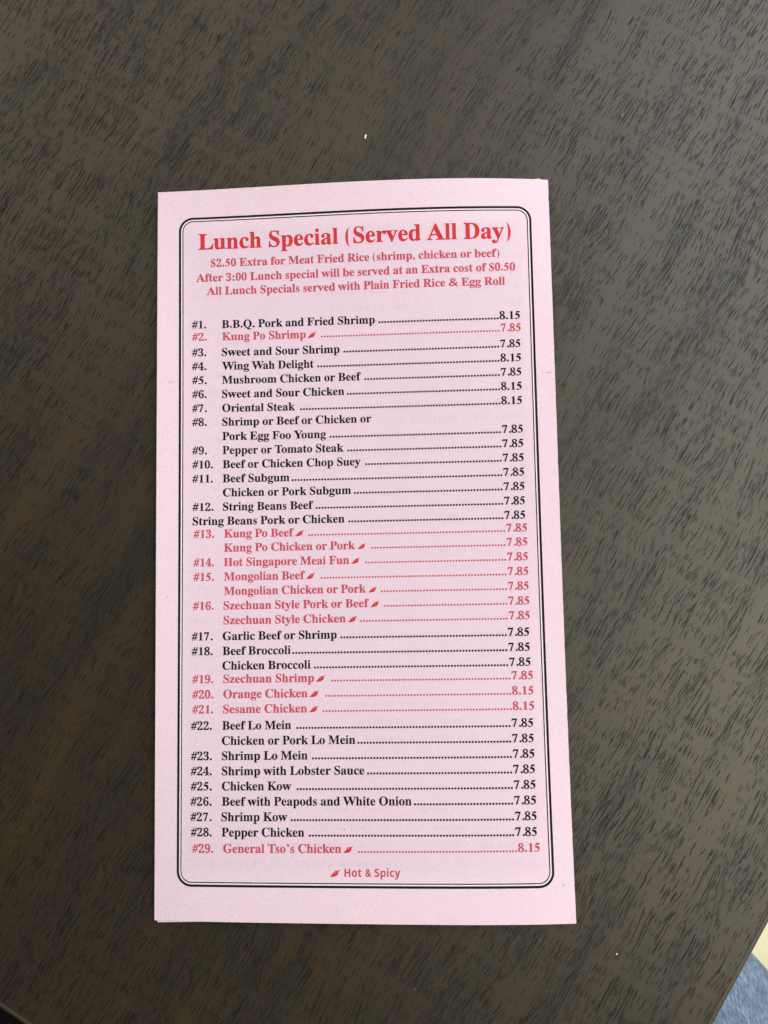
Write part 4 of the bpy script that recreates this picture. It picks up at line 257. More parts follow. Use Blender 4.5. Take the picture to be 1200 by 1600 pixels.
"so":[619,[505,62,451,20,385,-5,308,-13,259,-9,213,2,171,20,134,46,102,79,76,118,57,164,46,216,42,274,50,358,74,429,114,485,168,526,234,551,311,559,361,555,407,544,448,526,486,500,517,468,543,429,562,384,573,332,577,274,569,190,545,119,226,153,247,131,275,118,310,113,345,118,372,131,393,153,407,185,416,225,419,274,416,323,407,363,393,394,372,416,344,429,309,433,274,429,247,416,226,394,212,363,203,323,200,274,203,225,212,185],[17,19,18,17,20,19,16,20,17,16,21,20,15,21,16,15,22,21,15,23,22,14,23,15,14,45,23,45,24,23,14,46,45,44,24,45,44,25,24,13,46,14,13,47,46,43,25,44,13,48,47,42,25,43,13,49,48,41,25,42,41,26,25,13,50,49,40,26,41,12,50,13,40,27,26,12,51,50,39,27,40,11,51,12,11,52,51,38,27,39,38,28,27,11,53,52,37,28,38,10,53,11,37,29,28,10,30,53,36,29,37,9,30,10,9,31,30,35,29,36,9,32,31,34,29,35,34,0,29,8,32,9,8,33,32,33,0,34,8,0,33,7,0,8,7,1,0,6,1,7,5,1,6,5,2,1,4,2,5,4,3,2]],
"st":[434,[343,-5,319,-10,292,-12,265,-13,233,-11,204,-6,176,3,152,17,131,36,114,60,101,90,94,127,91,171,91,431,20,431,20,499,103,549,146,665,246,665,246,549,399,549,399,431,246,431,246,171,248,153,254,138,263,127,276,119,291,114,308,112,324,113,340,114,355,117,371,120,386,124,405,130,405,13,386,6,366,0],[16,18,17,16,19,18,15,19,16,15,20,19,15,21,20,14,21,15,13,21,14,12,22,13,22,21,13,12,23,22,12,24,23,11,24,12,11,25,24,11,26,25,34,36,35,10,26,11,10,27,26,33,36,34,32,36,33,10,28,27,31,36,32,30,36,31,10,29,28,29,36,30,10,36,29,9,36,10,8,36,9,7,36,8,6,36,7,6,37,36,6,38,37,5,38,6,5,0,38,5,1,0,4,1,5,4,2,1,3,2,4]],
"sS":[551,[444,44,392,12,326,-7,248,-13,175,-8,107,6,43,31,43,178,82,163,117,149,152,136,188,126,224,120,260,118,293,120,319,127,338,139,350,154,357,171,360,191,356,215,343,236,321,254,293,270,260,288,223,305,206,313,187,322,168,333,149,345,131,359,112,375,96,393,81,413,68,436,59,461,53,489,51,521,58,581,80,632,117,673,166,703,226,721,296,727,333,726,369,721,403,714,438,704,473,692,512,676,461,552,426,566,397,576,370,584,344,590,318,594,291,595,265,593,244,586,227,576,215,562,207,545,205,526,209,503,219,484,238,468,264,453,297,435,338,415,373,398,405,380,432,361,456,341,476,318,493,293,505,266,512,234,514,198,506,138,483,87],[42,44,43,42,45,44,42,46,45,41,46,42,41,47,46,41,48,47,40,48,41,40,49,48,40,52,49,52,51,49,51,50,49,39,54,40,54,53,40,53,52,40,38,56,39,56,55,39,55,54,39,38,57,56,38,58,57,38,59,58,37,59,38,37,60,59,37,61,60,37,62,61,37,63,62,36,63,37,36,64,63,35,64,36,35,65,64,35,66,65,34,66,35,34,67,66,33,67,34,33,68,67,33,69,68,32,69,33,32,70,69,31,70,32,31,71,70,30,71,31,30,72,71,29,72,30,28,72,29,28,73,72,27,73,28,26,73,27,26,74,73,25,74,26,24,74,25,24,75,74,23,75,24,22,75,23,22,76,75,21,76,22,20,76,21,20,77,76,19,77,20,19,78,77,18,78,19,6,8,7,17,78,18,6,9,8,16,78,17,6,10,9,15,78,16,15,79,78,6,11,10,14,79,15,6,12,11,13,79,14,6,13,12,6,79,13,6,0,79,6,1,0,5,1,6,5,2,1,4,2,5,4,3,2]],
"sp":[633,[230,-243,75,-243,75,549,201,549,222,478,226,478,241,498,261,517,284,535,312,548,345,556,382,559,440,551,491,527,533,486,565,430,585,360,591,274,584,188,565,117,531,61,488,20,437,-5,378,-13,341,-11,309,-3,283,9,260,24,241,40,226,57,223,57,226,33,229,6,230,-20,253,155,272,132,300,119,336,114,366,119,390,132,409,155,422,187,430,227,433,276,422,364,389,417,334,434,300,430,274,418,255,399,242,372,234,336,230,291,230,275,233,227,240,187],[10,12,11,9,12,10,9,13,12,1,3,2,1,4,3,8,13,9,7,13,8,7,14,13,6,14,7,5,14,6,5,15,14,1,5,4,1,50,5,50,49,5,49,48,5,48,47,5,47,46,5,46,15,5,45,15,46,45,16,15,44,16,45,1,51,50,43,16,44,43,17,16,1,52,51,1,53,52,42,17,43,1,54,53,42,18,17,41,18,42,1,55,54,41,19,18,40,19,41,1,34,55,1,30,34,30,35,34,39,19,40,30,36,35,38,19,39,30,37,36,37,19,38,37,20,19,30,20,37,30,29,20,29,21,20,1,31,30,28,21,29,27,21,28,1,32,31,26,21,27,26,22,21,25,22,26,1,33,32,24,22,25,24,23,22,1,0,33]],
"si":[305,[230,-3,75,-3,75,549,230,549,212,628,194,618,175,613,153,611,131,613,111,618,94,628,80,642,72,662,69,687,72,713,80,733,94,747,111,756,131,761,153,763,175,761,194,756,212,747,226,733,234,713,237,687,234,662,226,642],[18,20,19,17,20,18,17,21,20,17,22,21,16,22,17,16,23,22,15,23,16,15,24,23,14,24,15,14,25,24,13,25,14,12,25,13,12,26,25,11,26,12,11,27,26,10,27,11,10,4,27,9,4,10,9,5,4,8,5,9,8,6,5,8,7,6,1,3,2,1,0,3]],
"sc":[514,[395,-3,368,-9,336,-12,300,-13,224,-5,161,17,109,55,72,110,49,181,42,270,46,333,57,388,76,434,102,473,134,505,172,529,215,546,262,556,313,559,349,558,382,554,411,548,438,540,462,531,487,521,441,400,415,410,393,418,373,424,353,429,333,432,313,433,250,415,213,362,200,271,203,222,213,182,230,152,252,131,280,118,313,114,343,115,370,119,395,126,419,136,442,147,469,163,469,29,444,15,420,4],[17,19,18,17,20,19,16,20,17,16,21,20,16,22,21,15,22,16,15,23,22,15,24,23,14,24,15,14,27,24,27,26,24,26,25,24,13,29,14,29,28,14,28,27,14,12,31,13,31,30,13,30,29,13,11,31,12,11,32,31,11,33,32,10,33,11,10,34,33,9,34,10,9,35,34,8,35,9,8,36,35,8,37,36,7,37,8,45,47,46,7,38,37,44,47,45,43,47,44,7,39,38,42,47,43,41,47,42,7,40,39,40,47,41,7,47,40,6,47,7,5,47,6,5,48,47,4,48,5,4,49,48,4,0,49,4,1,0,3,1,4,3,2,1]],
"sy":[569,[249,-200,207,-224,161,-238,110,-243,94,-243,79,-242,66,-240,54,-239,43,-237,31,-234,31,-110,42,-112,51,-114,61,-115,71,-116,82,-117,93,-117,121,-114,146,-105,165,-89,182,-69,195,-47,205,-22,214,4,-4,549,165,549,269,240,274,225,278,210,281,194,283,178,285,161,287,147,284,147,286,162,289,178,293,194,296,210,301,225,305,240,407,549,573,549,341,-71,317,-123,286,-166],[23,25,24,23,26,25,39,41,40,39,42,41,23,27,26,38,42,39,23,28,27,37,42,38,36,42,37,23,29,28,35,42,36,23,30,29,34,42,35,23,31,30,33,32,34,32,42,34,23,32,31,23,42,32,22,42,23,21,42,22,20,42,21,19,42,20,19,43,42,18,43,19,17,43,18,9,11,10,9,12,11,9,13,12,16,43,17,9,14,13,9,15,14,9,16,15,9,43,16,9,44,43,9,0,44,9,1,0,9,2,1,8,2,9,7,2,8,7,3,2,6,3,7,5,3,6,4,3,5]],
"s&":[625,[579,275,540,212,499,160,648,-13,488,-13,414,75,343,21,268,-12,199,-22,108,1,40,63,14,153,37,236,96,305,170,357,140,394,111,450,99,512,122,602,188,661,287,682,378,661,441,603,464,521,450,453,407,390,345,338,422,249,440,270,464,308,487,352,613,352,189,234,152,195,140,153,150,125,175,103,210,94,255,104,301,130,338,162,243,272,317,456,341,487,347,515,338,545,316,565,282,573,250,565,229,547,221,521,230,483,252,446,273,423],[19,21,20,18,21,19,18,22,21,18,47,22,47,46,22,46,23,22,17,48,18,48,47,18,17,49,48,45,23,46,17,50,49,44,23,45,44,24,23,17,51,50,43,24,44,16,51,17,42,24,43,16,52,51,53,24,42,53,25,24,15,52,16,15,53,52,15,25,53,14,25,15,14,26,25,13,26,14,29,31,30,29,0,31,13,27,26,28,0,29,12,41,13,41,27,13,28,1,0,12,32,41,40,27,41,27,1,28,40,1,27,11,32,12,11,33,32,40,2,1,11,34,33,39,2,40,39,3,2,11,35,34,10,35,11,38,5,39,5,3,39,10,36,35,37,5,38,10,37,36,10,5,37,10,6,5,4,3,5,9,6,10,9,7,6,8,7,9]],
"b&":[625,[574,277,536,215,492,160,637,-8,490,-8,415,82,340,25,267,-7,200,-17,110,6,45,66,20,153,41,233,100,302,177,356,145,396,115,452,104,512,127,599,191,657,287,677,376,656,437,601,459,521,446,455,403,394,337,338,422,241,444,267,469,306,490,347,605,347,186,238,147,197,134,153,146,122,173,98,210,89,257,99,304,126,345,162,244,278,321,452,346,485,352,516,343,548,318,569,282,578,248,570,225,550,216,521,225,481,248,443,272,416],[19,21,20,18,21,19,18,22,21,18,47,22,47,46,22,46,23,22,17,48,18,48,47,18,17,49,48,45,23,46,17,50,49,44,23,45,44,24,23,17,51,50,43,24,44,16,51,17,42,24,43,16,52,51,42,25,24,53,25,42,15,52,16,15,53,52,15,25,53,14,25,15,14,26,25,13,26,14,29,31,30,29,0,31,13,41,26,41,27,26,28,0,29,12,41,13,12,32,41,40,27,41,28,1,0,27,1,28,40,1,27,12,33,32,11,33,12,40,2,1,11,34,33,39,2,40,39,5,2,5,3,2,11,35,34,10,35,11,38,5,39,10,36,35,37,5,38,10,37,36,10,5,37,10,6,5,4,3,5,9,6,10,9,7,6,8,7,9]]}"""
ROWS = r"""[{"k":"k","name":"B.B.Q. Pork and Fried Shrimp","v":172.897,"slope":0.0,"u0":19.52,"u1":66.06,"num":"#1.","n":[10.45,14.75],"price":"8.15","p":[103.37,109.46],"d0":66.92},
{"k":"r","name":"Kung Po Shrimp","v":169.121,"slope":0.00047,"u0":19.6,"u1":45.08,"num":"#2.","n":[10.5,14.9],"pep":[45.57,48.25],"price":"7.85","p":[103.59,109.58],"d0":49.11},
{"k":"k","name":"Sweet and Sour Shrimp","v":164.328,"slope":0.0,"u0":19.48,"u1":55.26,"num":"#3.","n":[10.44,14.78],"price":"7.85","p":[103.29,109.36],"d0":56.13},
{"k":"k","name":"Wing Wah Delight","v":160.064,"slope":0.0,"u0":19.51,"u1":47.34,"num":"#4.","n":[10.44,14.83],"price":"8.15","p":[103.3,109.4],"d0":48.16},
{"k":"k","name":"Mushroom Chicken or Beef","v":155.776,"slope":0.0,"u0":19.5,"u1":61.57,"num":"#5.","n":[10.49,14.9],"price":"7.85","p":[103.22,109.37],"d0":62.36},
{"k":"k","name":"Sweet and Sour Chicken","v":151.482,"slope":0.0,"u0":19.48,"u1":56.45,"num":"#6.","n":[10.49,14.89],"price":"8.15","p":[103.22,109.35],"d0":57.16},
{"k":"k","name":"Oriental Steak","v":147.194,"slope":0.0,"u0":19.52,"u1":41.54,"num":"#7.","n":[10.5,14.91],"price":"8.15","p":[103.19,109.32],"d0":42.91},
{"k":"k","name":"Shrimp or Beef or Chicken or","v":142.979,"slope":0.0,"u0":19.51,"u1":64.44,"num":"#8.","n":[10.5,14.9]},
{"k":"k","name":"Pork Egg Foo Young","v":138.61,"slope":0.0,"u0":19.54,"u1":50.76,"price":"7.85","p":[103.12,109.32],"d0":51.82},
{"k":"k","name":"Pepper or Tomato Steak","v":134.355,"slope":0.0,"u0":19.57,"u1":56.0,"num":"#9.","n":[10.55,14.94],"price":"7.85","p":[103.09,109.31],"d0":57.11},
{"k":"k","name":"Beef or Chicken Chop Suey","v":130.093,"slope":0.0,"u0":19.63,"u1":61.05,"num":"#10.","n":[10.56,16.72],"price":"7.85","p":[103.08,109.31],"d0":62.51},
{"k":"k","name":"Beef Subgum","v":125.814,"slope":0.0,"u0":19.62,"u1":39.66,"num":"#11.","n":[10.57,16.72],"price":"7.85","p":[103.13,109.31],"d0":40.14},
{"k":"k","name":"Chicken or Pork Subgum","v":121.571,"slope":0.0,"u0":19.68,"u1":58.07,"price":"7.85","p":[103.1,109.27],"d0":58.93},
{"k":"k","name":"String Beans Beef","v":117.321,"slope":0.0,"u0":19.68,"u1":46.68,"num":"#12.","n":[10.65,16.9],"price":"7.85","p":[103.12,109.24],"d0":47.35},
{"k":"k","name":"String Beans Pork or Chicken","v":113.092,"slope":0.0,"u0":10.7,"u1":55.96,"price":"7.85","p":[103.09,109.2],"d0":57.23},
{"k":"r","name":"Kung Po Beef","v":109.267,"slope":0.00074,"u0":20.06,"u1":40.83,"num":"#13.","n":[10.99,17.1],"pep":[41.23,43.84],"price":"7.85","p":[103.49,109.62],"d0":45.12},
{"k":"r","name":"Kung Po Chicken or Pork","v":105.081,"slope":0.00121,"u0":20.01,"u1":59.03,"pep":[59.79,62.25],"price":"7.85","p":[103.53,109.58],"d0":63.67},
{"k":"r","name":"Hot Singapore Meai Fun","v":100.777,"slope":0.00126,"u0":19.96,"u1":57.23,"num":"#14.","n":[10.96,17.11],"pep":[57.83,60.39],"price":"7.85","p":[103.51,109.58],"d0":61.9},
{"k":"r","name":"Mongolian Beef","v":96.522,"slope":0.0011,"u0":20.02,"u1":44.07,"num":"#15.","n":[10.98,17.09],"pep":[44.38,46.98],"price":"7.85","p":[103.51,109.59],"d0":48.72},
{"k":"r","name":"Mongolian Chicken or Pork","v":92.264,"slope":0.00137,"u0":20.03,"u1":62.06,"pep":[62.82,65.27],"price":"7.85","p":[103.51,109.54],"d0":66.45},
{"k":"r","name":"Szechuan Style Pork or Beef","v":88.004,"slope":0.00097,"u0":19.91,"u1":62.89,"num":"#16.","n":[10.86,17.05],"pep":[63.32,65.95],"price":"7.85","p":[103.48,109.58],"d0":67.32},
{"k":"r","name":"Szechuan Style Chicken","v":83.701,"slope":0.00146,"u0":19.92,"u1":55.98,"pep":[56.68,59.31],"price":"7.85","p":[103.47,109.57],"d0":60.21},
{"k":"k","name":"Garlic Beef or Shrimp","v":79.091,"slope":0.0,"u0":19.68,"u1":53.3,"num":"#17.","n":[10.58,16.76],"price":"7.85","p":[103.01,109.22],"d0":54.56},
{"k":"k","name":"Beef Broccoli","v":74.785,"slope":0.0,"u0":19.66,"u1":39.71,"num":"#18.","n":[10.56,16.78],"price":"7.85","p":[103.03,109.25],"d0":40.27},
{"k":"k","name":"Chicken Broccoli","v":70.525,"slope":0.0,"u0":19.62,"u1":45.53,"price":"7.85","p":[103.13,109.32],"d0":46.47},
{"k":"r","name":"Szechuan Shrimp","v":66.7,"slope":9e-05,"u0":19.91,"u1":46.54,"num":"#19.","n":[10.79,16.96],"pep":[47.08,49.81],"price":"7.85","p":[103.68,109.85],"d0":51.31},
{"k":"r","name":"Orange Chicken","v":62.328,"slope":0.00088,"u0":19.93,"u1":44.64,"num":"#20.","n":[10.81,16.98],"pep":[45.2,47.99],"price":"8.15","p":[103.74,109.85],"d0":49.54},
{"k":"r","name":"Sesame Chicken","v":58.029,"slope":0.00085,"u0":19.89,"u1":44.47,"num":"#21.","n":[10.82,17.0],"pep":[45.09,47.74],"price":"8.15","p":[103.77,109.93],"d0":48.67},
{"k":"k","name":"Beef Lo Mein","v":53.351,"slope":0.0,"u0":19.62,"u1":39.79,"num":"#22.","n":[10.45,16.62],"price":"7.85","p":[103.23,109.45],"d0":41.04},
{"k":"k","name":"Chicken or Pork Lo Mein","v":49.043,"slope":0.0,"u0":19.55,"u1":58.39,"price":"7.85","p":[103.22,109.45],"d0":58.89},
{"k":"k","name":"Shrimp Lo Mein","v":44.768,"slope":0.0,"u0":19.56,"u1":44.56,"num":"#23.","n":[10.49,16.66],"price":"7.85","p":[103.31,109.49],"d0":45.56},
{"k":"k","name":"Shrimp with Lobster Sauce","v":40.492,"slope":0.0,"u0":19.58,"u1":60.9,"num":"#24.","n":[10.46,16.65],"price":"7.85","p":[103.23,109.48],"d0":61.55},
{"k":"k","name":"Chicken Kow","v":36.239,"slope":0.0,"u0":19.6,"u1":39.84,"num":"#25.","n":[10.48,16.67],"price":"7.85","p":[103.27,109.46],"d0":40.98},
{"k":"k","name":"Beef with Peapods and White Onion","v":31.971,"slope":0.0,"u0":19.62,"u1":74.26,"num":"#26.","n":[10.45,16.65],"price":"7.85","p":[103.21,109.44],"d0":74.88},
{"k":"k","name":"Shrimp Kow","v":27.675,"slope":0.0,"u0":19.51,"u1":38.65,"num":"#27.","n":[10.48,16.67],"price":"7.85","p":[103.31,109.43],"d0":39.17},
{"k":"k","name":"Pepper Chicken","v":23.427,"slope":0.0,"u0":19.58,"u1":43.49,"num":"#28.","n":[10.59,16.69],"price":"7.85","p":[103.21,109.35],"d0":44.53},
{"k":"r","name":"General Tso’s Chicken","v":18.92,"slope":0.0027,"u0":20.07,"u1":54.04,"num":"#29.","n":[11.01,17.18],"pep":[54.66,57.4],"price":"8.15","p":[103.88,109.98],"d0":58.54}]"""

# ------------------------------------------------------------------ the floor under the table
def floor_material():
    N = NT('pale_floor'); P = N.obj()
    br = N.n('ShaderNodeTexNoise'); N.l(P, br.inputs['Vector']); br.inputs['Scale'].default_value = 9
    N.l(N.mix(N.rng(br.outputs[0], .35, .65), (.74, .71, .50), (.80, .77, .57)), N.b.inputs['Base Color'])
    N.b.inputs['Roughness'].default_value = .35
    return N.m
fl = mesh('floor', [(-4, -4, 0), (4, -4, 0), (4, 4, 0), (-4, 4, 0)], [(0, 1, 2, 3)], floor_material())
tag(fl, kind='structure')

# ------------------------------------------------------------------ the table: a square-cornered dark laminate top
# its near corner points at the viewer; two edges leave it at right angles
PW, PH = 119.29, 215.9
def uvw(u, v, z=0.): return Vector(((u - PW/2)*MM, (v - PH/2)*MM, TZ + z*MM))
dR = Vector((0.5238, 0.8518, 0))                    # along the right edge, away from the viewer (also the grain)
dL = Vector((-0.8518, 0.5238, 0))                   # along the left edge
pR = uvw(164.36, -14.43); pL = uvw(-42.05, -26.97)
# corner = the point of the right edge line nearest to the left edge line
tt = (pL - pR).dot(dR); CORNER = pR + dR*tt
LR, LL, TH, BW = 1.20, 0.76, 0.028, 0.0014
tbl = bpy.data.objects.new('dining_table', None); COL.objects.link(tbl)
tbl.location = (CORNER.x, CORNER.y, 0); tbl.rotation_euler = (0, 0, math.atan2(dR.y, dR.x))
tag(tbl, 'dark brown wood-grain laminate table under the pink menu', 'table')
def box_rings(x0, x1, y0, y1, prof):
    """closed rectangular body from a list of (inset, z) rings, bottom to top"""
    V = []; F = []
    for ins, z in prof:
        V += [(x0+ins, y0+ins, z), (x1-ins, y0+ins, z), (x1-ins, y1-ins, z), (x0+ins, y1-ins, z)]
    n = len(prof)
    for k in range(n-1):
        for i in range(4):
            j = (i+1) % 4
            F.append((4*k+i, 4*k+j, 4*k+4+j, 4*k+4+i))
    F.append((3, 2, 1, 0)); F.append(tuple(4*(n-1)+i for i in range(4)))
    return V, F
# table top in the local frame: x along the grain (right edge), y along the left edge
s = 0.0002
V, F = box_rings(BW+s, LR-BW-s, BW+s, LL-BW-s, [(0, TZ-TH), (0, TZ-.0001), (.00012, TZ)])
top = mesh('table_top', V, F, M_WOOD, tbl)
def ring_band(name, x0, x1, y0, y1, prof, mat):
    """a strip round the top: closed profile of (inset, z) swept round the rectangle"""
    V = []; F = []; n = len(prof)
    for ins, z in prof:
        V += [(x0+ins, y0+ins, z), (x1-ins, y0+ins, z), (x1-ins, y1-ins, z), (x0+ins, y1-ins, z)]
    for k in range(n):
        k2 = (k+1) % n
        for i in range(4):
            j = (i+1) % 4
            F.append((4*k+i, 4*k+j, 4*k2+j, 4*k2+i))
    return mesh(name, V, F, mat, tbl)
r = .0011
prof = [(0, TZ-TH)] + [(r-r*math.sin(a), TZ-.00005-r+r*math.cos(a)) for a in [math.radians(q) for q in (90, 70, 50, 30, 15, 0)]] + [(BW, TZ-.00005), (BW, TZ-TH)]
ring_band('edge_band', 0, LR, 0, LL, prof, M_BAND)
ring_band('laminate_seam', BW, LR-BW, BW, LL-BW, [(0, TZ-.004), (0, TZ+.00002), (s, TZ+.00002), (s, TZ-.004)], M_SEAM)
# pedestal under the top
def lathe(name, prof, mat, parent, loc, n=40):
    V = []; F = []
    for rr, z in prof:
        for i in range(n):
            a = 2*math.pi*i/n; V.append((loc[0]+rr*math.cos(a), loc[1]+rr*math.sin(a), z))
    for k in range(len(prof)-1):
        for i in range(n):
            j = (i+1) % n; F.append((k*n+i, k*n+j, (k+1)*n+j, (k+1)*n+i))
    F.append(tuple(reversed(range(n)))); F.append(tuple((len(prof)-1)*n+i for i in range(n)))
    return mesh(name, V, F, mat, parent, True)
M_IRON = plain('black_cast_iron', (.02, .02, .02), .5).m
lathe('pedestal', [(.04, .02), (.038, .06), (.038, TZ-TH-.012), (.12, TZ-TH-.010), (.12, TZ-TH-.001)], M_IRON, tbl, (LR/2, LL/2))
lathe('base_plate', [(.27, .001), (.27, .008), (.20, .016), (.05, .0199)], M_IRON, tbl, (LR/2, LL/2))

# ------------------------------------------------------------------ the sheet: height of the paper over the table, millimetres
CO = {(0,2):3.8017,(0,3):1.346,(1,1):.3406,(1,2):1.1647,(1,3):-.4472,(2,0):1.1252,(2,1):.9142,(2,2):-2.6912,(2,3):-2.0678,(3,0):-.8904,(3,1):-.3762,(3,2):-.4036,(3,3):-.3357,(4,0):.023,(4,1):.617,(4,2):-.4834,(4,3):-.0814}
def hz(u, v):
    a = 2*u/PW-1; b = 2*v/PH-1
    return .6 + sum(c*a**i*b**j for (i, j), c in CO.items())
def sp(u, v, lift=0.): return uvw(u, v, hz(u, v)+lift)

menu = bpy.data.objects.new('lunch_menu', None); COL.objects.link(menu)
menu.location = (0, 0, TZ)
tag(menu, 'folded pink paper lunch menu with red heading lying on the dark table', 'menu')
def local(p): return (p.x, p.y, p.z - TZ)

def sheet(name, u0, u1, vb, vt, lift, th, mat, wob=0.):
    nu = 60; nv = 108; V = []; F = []
    for layer in (0, 1):
        for j in range(nv+1):
            for i in range(nu+1):
                u = u0 + (u1-u0)*i/nu; b = vb(u); t = vt(u); v = b + (t-b)*j/nv
                uu = u
                if wob and (i in (0, nu)): uu += wob*noise.noise(Vector((v*.35, i*3., 1.)))
                V.append(local(sp(uu, v, lift - layer*th)))
    n1 = (nu+1)*(nv+1)
    for j in range(nv):
        for i in range(nu):
            a = j*(nu+1)+i; q = (a, a+1, a+nu+2, a+nu+1)
            F.append(q); F.append(tuple(n1+k for k in reversed(q)))
    ring = [i for i in range(nu+1)] + [(j)*(nu+1)+nu for j in range(1, nv+1)] + [nv*(nu+1)+i for i in range(nu-1, -1, -1)] + [j*(nu+1) for j in range(nv-1, 0, -1)]
    for k in range(len(ring)):
        a = ring[k]; b = ring[(k+1) % len(ring)]; F.append((a, a+n1, b+n1, b))
    return mesh(name, V, F, mat, menu)
fp = sheet('front_panel', 0, PW, lambda u: 0., lambda u: PH, 0., .10, M_PAPER, .10)
def ramp(x, a, b): return max(0., min(1., (x-a)/(b-a)))
mp_ = sheet('middle_panel', .35, PW-.5, lambda u: .15, lambda u: PH-.15, -.16, .10, M_PAPER2)
bp_ = sheet('back_panel', .78, PW-2.3, lambda u: -.75*(1-ramp(u, .7, 20)) + .1, lambda u: PH - .35 + .85*ramp(u, PW-8, PW-2.3), -.32, .10, M_PAPER2)
# the fold that joins the front and the middle panel along the left edge
V = []; F = []; nv = 108
for j in range(nv+1):
    v = PH*j/nv - 0.0
    v = max(.05, min(PH-.05, v))
    for k in range(7):
        a = math.pi/2 + math.pi*k/6
        V.append(local(sp(.02 + .12*math.cos(a), v, -.13 + .128*math.sin(a))))
for j in range(nv):
    for k in range(6):
        a = j*7+k; F.append((a, a+1, a+8, a+7))
mesh('left_fold', V, F, M_PAPER2, menu, True)

# ------------------------------------------------------------------ lettering, laid on the curved sheet
GL = json.loads(GLYPHS)
AW = dict(A=722,B=667,C=722,D=722,E=667,F=611,G=778,H=778,I=389,J=500,K=778,L=667,M=944,N=722,O=778,P=611,Q=778,R=722,S=556,T=667,U=722,V=722,W=1000,X=722,Y=722,Z=667,
 a=500,b=556,c=444,d=556,e=444,f=333,g=500,h=556,i=278,j=333,k=556,l=278,m=833,n=556,o=500,p=556,q=556,r=444,s=389,t=333,u=556,v=500,w=722,x=500,y=500,z=444)
for ch in '0123456789#$': AW[ch] = 500
AW.update({'.':250, ',':250, ':':333, '(':333, ')':333, '&':833, '’':333, ' ':250})
KERN = {('Y','o'):-111, ('T','o'):-92, ('P','o'):-20, ('W','a'):-65, ('W','i'):-18, ('K','o'):-25, ('K','u'):-15, ('T','s'):-60, ('7','.'):62, ('.','8'):-46, ('f',')'):30}
def fan(c, pts, V, T):
    b = len(V); V.append(c); V.extend(pts); n = len(pts)
    for i in range(n): T.append((b, b+1+i, b+1+(i+1) % n))
def disc(cx, cy, r, V, T, n=12):
    fan((cx, cy), [(cx+r*math.cos(2*math.pi*i/n), cy+r*math.sin(2*math.pi*i/n)) for i in range(n)], V, T)
def strip(A, B, V, T):
    b = len(V); n = len(A); V.extend(A); V.extend(B)
    for i in range(n-1): T.append((b+i, b+n+i, b+n+i+1)); T.append((b+i, b+n+i+1, b+i+1))
def quad(a, b_, c, d, V, T):
    b = len(V); V.extend([a, b_, c, d]); T.append((b, b+1, b+2)); T.append((b, b+2, b+3))
FIG = {
 '7': [(66,676),(477,676),(477,648),(268,0),(138,0),(338,548),(172,548),(122,538),(84,508),(46,452),(18,460)],
 '1': [(72,0),(442,0),(442,22),(372,32),(352,66),(346,120),(346,688),(306,688),(65,580),(73,556),(112,572),(150,582),(176,568),(184,520),(184,120),(178,66),(150,32),(72,22)],
 '5': [(176,676),(446,676),(410,538),(190,538),(170,492),(262,478),(352,440),(416,368),(440,270),(426,160),(370,70),(280,12),(180,-8),(95,-2),(45,20),(24,62),(35,102),(75,120),(125,106),(180,66),(235,48),(276,66),(302,112),(306,176),(284,244),(232,294),(158,324),(70,342),(66,372)]}
def tess(V):
    from mathutils.geometry import tessellate_polygon
    return [tuple(t) for t in tessellate_polygon([[Vector((x, y, 0)) for x, y in V]])]
def glyph(ch):
    """vertices (1/1000 em) and triangles, plus advance"""
    if ch == '.':
        V, T = [], []; disc(125, 78, 88, V, T, 14); return V, T, 250
    if ch == ':':
        V, T = [], []; disc(166, 78, 88, V, T, 14); disc(166, 394, 88, V, T, 14); return V, T, 333
    if ch in ',’':
        V, T = [], []; y = 76 if ch == ',' else 600; x = 120 if ch == ',' else 165
        disc(x, y, 86, V, T, 14)
        tail = [(x+86, y+2), (x+80, y-70), (x+45, y-140), (x-40, y-200)]
        inn = [(x+10, y-60), (x+14, y-100), (x-4, y-140), (x-52, y-182)]
        strip(tail, inn, V, T); return V, T, AW[ch]
    if ch in '()':
        V, T = [], []; A = []; B = []
        for i in range(15):
            a = -1 + 2*i/14.; y = 263 + 431*a
            xo = 46 + 260*(1-math.sqrt(max(0, 1-(a*.97)**2))); xi = xo + 8 + 102*(1-a*a)**.9
            if ch == ')': xo, xi = 333-xo, 333-xi
            A.append((xo, y)); B.append((xi, y))
        if ch == '(': A, B = B, A
        strip(A, B, V, T); return V, T, 333
    if ch == '#':
        V, T = [], []; sl = .27
        def X(x, y): return x + sl*y
        v1, v2, w = 40, 228, 84
        for x in (v1, v2): quad((X(x, 0), 0), (X(x+w, 0), 0), (X(x+w, 690), 690), (X(x, 690), 690), V, T)
        for y, xl, xr in ((180, 4, 462), (412, 34, 494)):
            h = 92
            for a0, a1 in ((None, v1), (v1+w, v2), (v2+w, None)):
                L0 = xl if a0 is None else X(a0, y); L1 = xl if a0 is None else X(a0, y+h)
                R0 = xr if a1 is None else X(a1, y); R1 = xr if a1 is None else X(a1, y+h)
                quad((L0, y), (R0, y), (R1, y+h), (L1, y+h), V, T)
        return V, T, 500
    if ch == '$':
        V0, T0, a = glyph('S'); V = [(x*.87, y*.94+12) for x, y in V0]; T = list(T0)
        for y0, y1 in ((664, 750), (-99, -4), (120, 240), (420, 560)):
            quad((229, y0), (262, y0), (262, y1), (229, y1), V, T)
        return V, T, 500
    if ch == ' ': return [], [], 250
    if ch in FIG:
        V = FIG[ch]; return list(V), tess(V), 500
    a, v, t = GL['b'+ch]; wA = AW[ch]; k = wA/a; ky = 1.
    if ch.isdigit(): ky = .955
    V = [(v[i]*k, v[i+1]*ky) for i in range(0, len(v), 2)]
    T = [tuple(t[i:i+3]) for i in range(0, len(t), 3)]
    return V, T, wA
